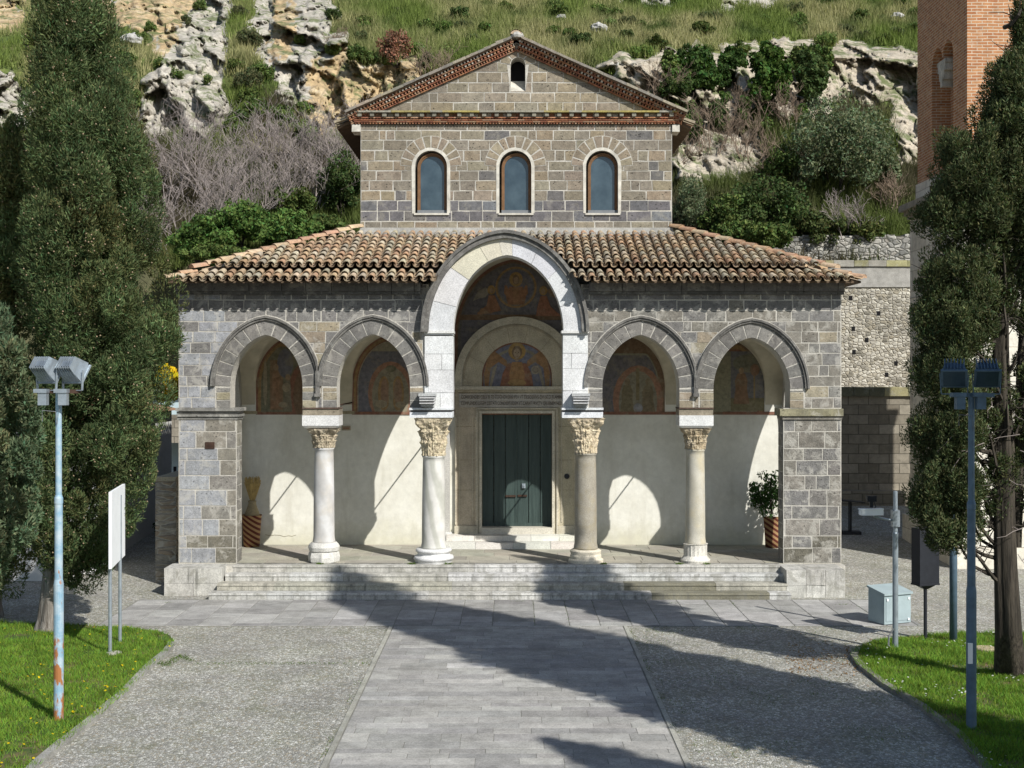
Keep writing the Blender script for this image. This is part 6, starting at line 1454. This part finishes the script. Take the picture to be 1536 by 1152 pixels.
fn = empty('wooden_fence', (-12, 16, .6), 'dark wooden picket fence left of the church', 'fence')
mb = MB()
for k in range(26): x = -14.6+k*.19; mb.box((x, 16, .5), (x+.11, 16.04, 1.95+.05*(k % 2)))
mb.mk('pickets', M['fencewood'], fn)
mb = MB(); mb.box((-14.7, 16.04, .9), (-9.6, 16.09, 1.0)); mb.box((-14.7, 16.04, 1.6), (-9.6, 16.09, 1.7)); mb.mk('rails', M['fencewood'], fn)
bn = empty('waste_bin', (-12.2, 10, .25), 'dark wheeled bin in the shade beside the fence', 'bin')
mb = MB(); mb.add([(-12.5, 9.7, .3), (-11.95, 9.7, .3), (-11.95, 10.3, .3), (-12.5, 10.3, .3), (-12.58, 9.6, 1.35), (-11.87, 9.6, 1.35), (-11.87, 10.4, 1.35), (-12.58, 10.4, 1.35)], [(0, 3, 2, 1), (4, 5, 6, 7), (0, 1, 5, 4), (1, 2, 6, 5), (2, 3, 7, 6), (3, 0, 4, 7)]); mb.mk('body', M['black'], bn)
mb = MB(); mb.box((-12.62, 9.55, 1.35), (-11.83, 10.42, 1.43)); mb.box((-12.5, 10.4, 1.3), (-11.95, 10.5, 1.36)); mb.mk('lid', M['black'], bn)
wall_thing('wall_stub', 'broken end of an old brick and stone wall beside the left pillar', -9.25, -8.72, 1.2, 4.5, 0, 2.72, M['stub'], .07, capc=(.4, .36, .28), capover=.03)
shrub(232, 745, 10, 30, GD, 'dark upright shrub behind the picket fence', Y=16.8, L=.08, Wd=.05, per=60); shrub(214, 690, 9, 40, GD, 'narrow dark cypress by the far blue wall', 'small_cypress_tree', Y=18, L=.1, Wd=.04, up=1)
shrub(243, 790, 9, 14, GM, 'low green bush beside the broken wall', Y=9, L=.1, Wd=.06, per=60)
# ================================================================== PROPS
def tf(mb, loc, rz=0.0, rx=0.0, sc=1.0):
    m = Matrix.Translation(loc) @ Matrix.Rotation(rz, 4, 'Z') @ Matrix.Rotation(rx, 4, 'X') @ Matrix.Scale(sc, 4); mb.V = [tuple(m @ Vector(v)) for v in mb.V]; return mb
def floodlamp(root, loc, rz, rx, mat, finned):
    """a floodlight: trapezoid body with cooling fins on its back (+y = glass side)"""
    loc = Vector(loc); S_ = 1.04
    b = MB(); w = .17
    b.add([(-w*.78, -.10, -.10), (w*.78, -.10, -.10), (w, .10, -.15), (-w, .10, -.15), (-w*.78, -.10, .10), (w*.78, -.10, .10), (w, .10, .15), (-w, .10, .15)], [(0, 3, 2, 1), (4, 5, 6, 7), (0, 1, 5, 4), (1, 2, 6, 5), (2, 3, 7, 6), (3, 0, 4, 7)])
    b.box((-w-.015, .10, -.165), (w+.015, .125, .165)); body = tf(b, loc, rz, rx, sc=S_).mk('lamp_housing', mat, root)
    f = MB()
    for k in range(7): x = -w*.78+k*w*1.56/6; f.add([(x-.007, -.20, -.09), (x+.007, -.20, -.09), (x+.007, .09, -.15), (x-.007, .09, -.15), (x-.007, -.20, .11), (x+.007, -.20, .11), (x+.007, .09, .19), (x-.007, .09, .19)], [(0, 3, 2, 1), (4, 5, 6, 7), (0, 1, 5, 4), (1, 2, 6, 5), (2, 3, 7, 6), (3, 0, 4, 7)])
    f.box((-w*.2, -.2, -.06), (w*.75, -.1, .03)); tf(f, loc, rz, rx, sc=S_).mk('cooling_fins', mat, body)
    g = MB(); g.box((-w+.02, .125, -.14), (w-.02, .13, .14)); tf(g, loc, rz, rx, sc=S_).mk('glass', M['glass'], body)
    y = MB()
    for s in (-1, 1): y.obox((s*(w+.03), 0, 0), (s*(w+.03)*.9, .0, -.30), .012, .035, (0, 1, 0))
    y.obox((-(w+.03)*.9, 0, -.30), ((w+.03)*.9, 0, -.30), .035, .012); tf(y, loc, rz, 0, sc=S_).mk('yoke', mat, root)
def lamppost(px, pyb, ztop, label, mat, pmat, heads, arm_y=0.0):
    b = G(px, pyb); root = empty('floodlight_post', (b.x, b.y, 0), label, 'lamp post'); p = MB()
    H_ = ztop; p.lathe((b.x, b.y), [(.075, -.02), (.075, .42*H_), (.068, .43*H_), (.062, .435*H_), (.06, .66*H_), (.066, .665*H_), (.066, .68*H_), (.048, .69*H_), (.046, H_)], 18); p.mk('pole', pmat, root)
    a = MB(); a.box((b.x-.32, b.y-.03, H_-.02), (b.x+.34, b.y+.03, H_+.04)); a.mk('crossbar', M['iron'] if mat is M['galv'] else mat, root)
    for s, dz in ((-.21, 0), (.10, 0)):
        q = MB(); q.box((b.x+s-.06, b.y-.15, H_-.20), (b.x+s+.07, b.y-.03, H_-.01)); q.box((b.x+s-.12, b.y-.17, H_-.01), (b.x+s+.08, b.y-.03, H_+.05)); q.mk('ballast_box', mat, root)
    for hx_, rz, rx in heads: floodlamp(root, (b.x+hx_, b.y+.02, H_+.34), rz, rx, mat, True)
    c = MB(); c.tube([(b.x+.1, b.y-.08, H_-.05), (b.x+.05, b.y-.09, H_-.22), (b.x+.0, b.y-.075, H_-.5), (b.x-.02, b.y-.07, H_-.3), (b.x-.22, b.y-.1, H_-.28), (b.x-.22, b.y-.09, H_-.45)], .006, 5); c.mk('cable', M['wgrey'], root)
    return root
lamppost(88, 1085, 5.13, 'rusty peeling blue floodlight post with silver lamps on the left lawn', M['galv'], M['post'], ((-.19, R(-24), R(-34)), (.21, R(-24), R(-34))))
lamppost(1457, 1098, 5.08, 'dark blue floodlight post on the right lawn', M['lampdark'], M['lampdark'], ((-.25, R(160), R(-42)), (.24, R(165), R(-42))))
mb = MB(); b = G(1457, 1098); mb.box((b.x-.075, b.y-.09, 1.05), (b.x-.01, b.y-.06, 1.36)); mb.mk('paper_label', M['white'], bpy.data.objects['floodlight_post.001'])
# white board on two posts
sb = empty('sign_board', (-7.75, -7, 0), 'tall blank white board on two posts, seen edge on, left lawn', 'sign')
mb = MB(); pA, pB = Vector((-7.63, -7.7, 2.44)), Vector((-7.93, -5.85, 2.44)); mb.obox(pA, pB, .05, 1.46); mb.mk('panel', M['white'], sb)
for px, py in ((167.5, 985), (180, 968)):
    g = G(px, py); mb = MB(); mb.lathe((g.x-.03 if px < 170 else g.x-.0, g.y), [(.035, -.02), (.035, 3.0)], 10); mb.mk('post', M['galv'], sb)
mb = MB(); g = G(171, 985); mb.lathe((g.x, g.y), [(.15, 0), (.14, .09), (.02, .10)], 12, (.5, .5, .48)); mb.mk('concrete_footing', M['mortar'], sb)
# black panel on a post
bp = empty('information_panel', (8.3, -6.3, 0), 'black box panel on a slim black post, right lawn', 'sign'); g = G(1388, 964)
mb = MB(); mb.box((-.24, -.13, 1.20), (.24, .13, 2.32)); mb.box((-.25, -.14, 1.17), (.25, .14, 1.20)); mb.add([(-.2, -.1, 1.17), (.2, -.1, 1.17), (.2, .1, 1.17), (-.2, .1, 1.17), (-.04, -.03, 1.08), (.04, -.03, 1.08), (.04, .03, 1.08), (-.04, .03, 1.08)], [(0, 3, 2, 1), (4, 5, 6, 7), (0, 1, 5, 4), (1, 2, 6, 5), (2, 3, 7, 6), (3, 0, 4, 7)]); tf(mb, (g.x, g.y, 0), R(22)).mk('panel', M['black'], bp)
mb = MB(); mb.lathe((g.x, g.y), [(.09, .0), (.09, .05), (.035, .08), (.035, 1.1)], 14); mb.mk('post', M['black'], bp)
# pale blue cabinet
cbn = empty('electrical_cabinet', (8.2, -4.2, 0), 'pale blue electrical cabinet with sloping top', 'cabinet'); g = G(1338, 938)
mb = MB(); w, d, h0, h1 = .36, .26, .66, .76; mb.add([(-w, -d, .04), (w, -d, .04), (w, d, .04), (-w, d, .04), (-w, -d, h0), (w, -d, h0), (w, d, h1), (-w, d, h1)], [(0, 3, 2, 1), (4, 5, 6, 7), (0, 1, 5, 4), (1, 2, 6, 5), (2, 3, 7, 6), (3, 0, 4, 7)])
mb.add([(-w-.03, -d-.04, h0), (w+.03, -d-.04, h0), (w+.03, d+.02, h1+.01), (-w-.03, d+.02, h1+.01), (-w-.03, -d-.04, h0+.04), (w+.03, -d-.04, h0+.04), (w+.03, d+.02, h1+.05), (-w-.03, d+.02, h1+.05)], [(0, 3, 2, 1), (4, 5, 6, 7), (0, 1, 5, 4), (1, 2, 6, 5), (2, 3, 7, 6), (3, 0, 4, 7)])
cloc = (g.x+.02, g.y+.25, 0); tf(mb, cloc, R(24)).mk('casing', M['boxblue'], cbn)
mb = MB(); mb.box((-w+.04, -d-.012, .10), (w-.04, -d-.002, h0-.05)); tf(mb, cloc, R(24)).mk('door', M['boxblue'], cbn)
mb = MB()
for x in (-w+.07, w-.07): mb.box((x-.02, -d-.03, h0-.12), (x+.02, -d-.012, h0-.07))
mb.box((w-.1, -d-.03, .1), (w-.06, -d-.012, .14)); tf(mb, cloc, R(24)).mk('latch', M['white'], cbn)
mb = MB(); mb.box((-w+.03, -d+.03, 0), (w-.03, d-.03, .045)); tf(mb, cloc, R(24)).mk('plinth', M['mortar_dark'], cbn)
# camera mast
cm = empty('camera_mast', (7.47, -7, 0), 'grey steel mast carrying a white surveillance camera, right lawn', 'camera mast'); g = G(1343, 976)
mb = MB(); mb.lathe((g.x, g.y), [(.055, -.02), (.055, 2.3), (.045, 2.32), (.042, 3.12), (.0, 3.13)], 14); mb.mk('mast', M['galv'], cm)
zc = 2.55; mb = MB(); mb.tube([(g.x-.03, g.y, zc), (g.x-.22, g.y-.05, zc+.03), (g.x-.45, g.y-.1, zc+.09)], .022, 8); mb.box((g.x-.07, g.y-.07, zc-.12), (g.x+.07, g.y+.07, zc+.2)); mb.mk('bracket', M['galv'], cm)
mb = MB(); mb.box((-.24, -.06, -.055), (.20, .06, .055)); mb.box((-.27, -.07, .055), (.20, .07, .075)); mb.box((-.26, -.055, -.04), (-.24, .055, .04)); tf(mb, (g.x-.48, g.y-.12, zc+.17), R(8), 0).mk('surveillance_camera', M['white'], cm)
mb = MB(); mb.box((-.09, -.06, 0), (.09, .06, .11)); mb.tube([(.05, 0, 0), (.09, 0, -.1), (.02, 0, -.2)], .01, 5); mb.box((-.03, -.03, -.12), (.03, .03, 0)); tf(mb, (g.x-.50, g.y-.10, zc+.38)).mk('sensor_box', M['black'], cm)
mb = MB(); mb.tube([(g.x-.45, g.y-.1, zc+.08), (g.x-.38, g.y-.1, zc-.08), (g.x-.2, g.y-.08, zc-.12), (g.x-.06, g.y-.05, zc-.05)], .007, 5); mb.tube([(g.x-.05, g.y-.06, .45), (g.x-.15, g.y-.08, .3), (g.x-.16, g.y-.08, .12), (g.x-.05, g.y-.05, .03)], .018, 6); mb.mk('cable', M['wgrey'], cm)
g = G(1430, 966); mb = MB(); mb.lathe((g.x, g.y), [(.075, -.02), (.075, 2.2), (.07, 2.25), (.05, 2.26), (.05, 4.2), (.0, 4.22)], 16); tag(mb.mk('metal_post', M['lampdark'], None, True), 'plain grey green metal post rising into the dark cypress branches', 'post')
g = G(1478, 980); mb = MB(); mb.lathe((g.x, g.y), [(.22, 0), (.21, .10), (.19, .12)], 14, (.5, .4, .27)); tag(mb.mk('tree_stump', M['warm_marble']), 'flat pale tree stump in the right lawn', 'stump')
g = Vector((PX(1276, 9.4), 9.4, .2)); st2 = empty('sign_stand', tuple(g), 'thin black metal stand behind the right pillar', 'stand')
mb = MB(); mb.box((g.x-.3, g.y-.2, .2), (g.x+.3, g.y+.2, .34)); mb.mk('base', M['black'], st2)
mb = MB(); mb.box((g.x-.03, g.y-.03, .34), (g.x+.03, g.y+.03, 1.35)); mb.box((g.x-.07, g.y-.03, .34), (g.x-.05, g.y+.03, 1.3)); mb.mk('post', M['black'], st2)
mb = MB(); mb.obox((g.x-.35, g.y-.2, 1.36), (g.x+.35, g.y-.2, 1.30), .5, .03); mb.mk('tray', M['black'], st2)
# baskets in the portico
def basket(x, y, r, h, label, name, cat):
    root = empty(name, (x, y, ZF), label, cat); mb = MB(); n = 28; prof = [(r*.80, 0), (r*.84, h*.3), (r*.92, h*.65), (r, h*.97), (r*1.05, h), (r*1.02, h+.015), (r*.93, h-.02), (r*.86, h*.6), (r*.7, .06)]
    mb.lathe((x, y), [(a, ZF+b) for a, b in prof], n); mb.mk('basket', M['basket'], root, True); return root
bk = basket(-7.15, 3.15, .27, .86, 'striped woven basket holding a tied sheaf of straw in the left bay', 'straw_basket', 'basket')
mb = MB(); zt_ = ZF+.80
for q in range(150):
    a = random.uniform(0, 6.28); r = random.random()**.5; top = (-7.13+.24*r*math.cos(a), 3.15+.2*r*math.sin(a), ZF+1.85+random.uniform(-.12, .08)); nk = (-7.13+.05*r*math.cos(a), 3.15+.05*r*math.sin(a), ZF+1.22); mb.tube([(-7.15+.1*r*math.cos(a), 3.15+.1*r*math.sin(a), zt_), nk, top], [.007, .006, .010], 3)
mb.mk('straw_sheaf', M['straw'], bk)
mb = MB(); mb.lathe((-7.13, 3.13), [(.22, ZF+.78), (.2, ZF+.92), (.13, ZF+1.1), (.10, ZF+1.2), (.12, ZF+1.26), (.02, ZF+1.27)], 14); mb.mk('sackcloth_wrap', M['burlap'], bk, True)
pt = basket(7.12, 3.0, .24, .80, 'leafy green plant in a striped woven basket in the right bay', 'potted_plant', 'potted plant')
C = []
for q in range(42):
    d = Vector((random.gauss(0, 1), random.gauss(0, 1), random.gauss(0, 1))).normalized()*random.random()**.4; C.append((7.02+d.x*.52, 2.95+d.y*.45, ZF+1.55+d.z*.72))
V, F, Cc = leaves(np.array(C), .16, 34, .12, .05, (.035, .075, .02), up=-.6, cv=.3); mk('foliage', V, F, M['leaf'], pt, Cc)
mb = MB(); mb.tube([(7.12, 3, ZF+.6), (7.08, 2.98, ZF+1.1), (7.02, 2.95, ZF+1.6)], .02, 6)
for q in range(14): mb.tube([(7.1, 2.98, ZF+.9+q*.03), C[q]], .008, 4)
mb.mk('stem', M['bark_dark'], pt)
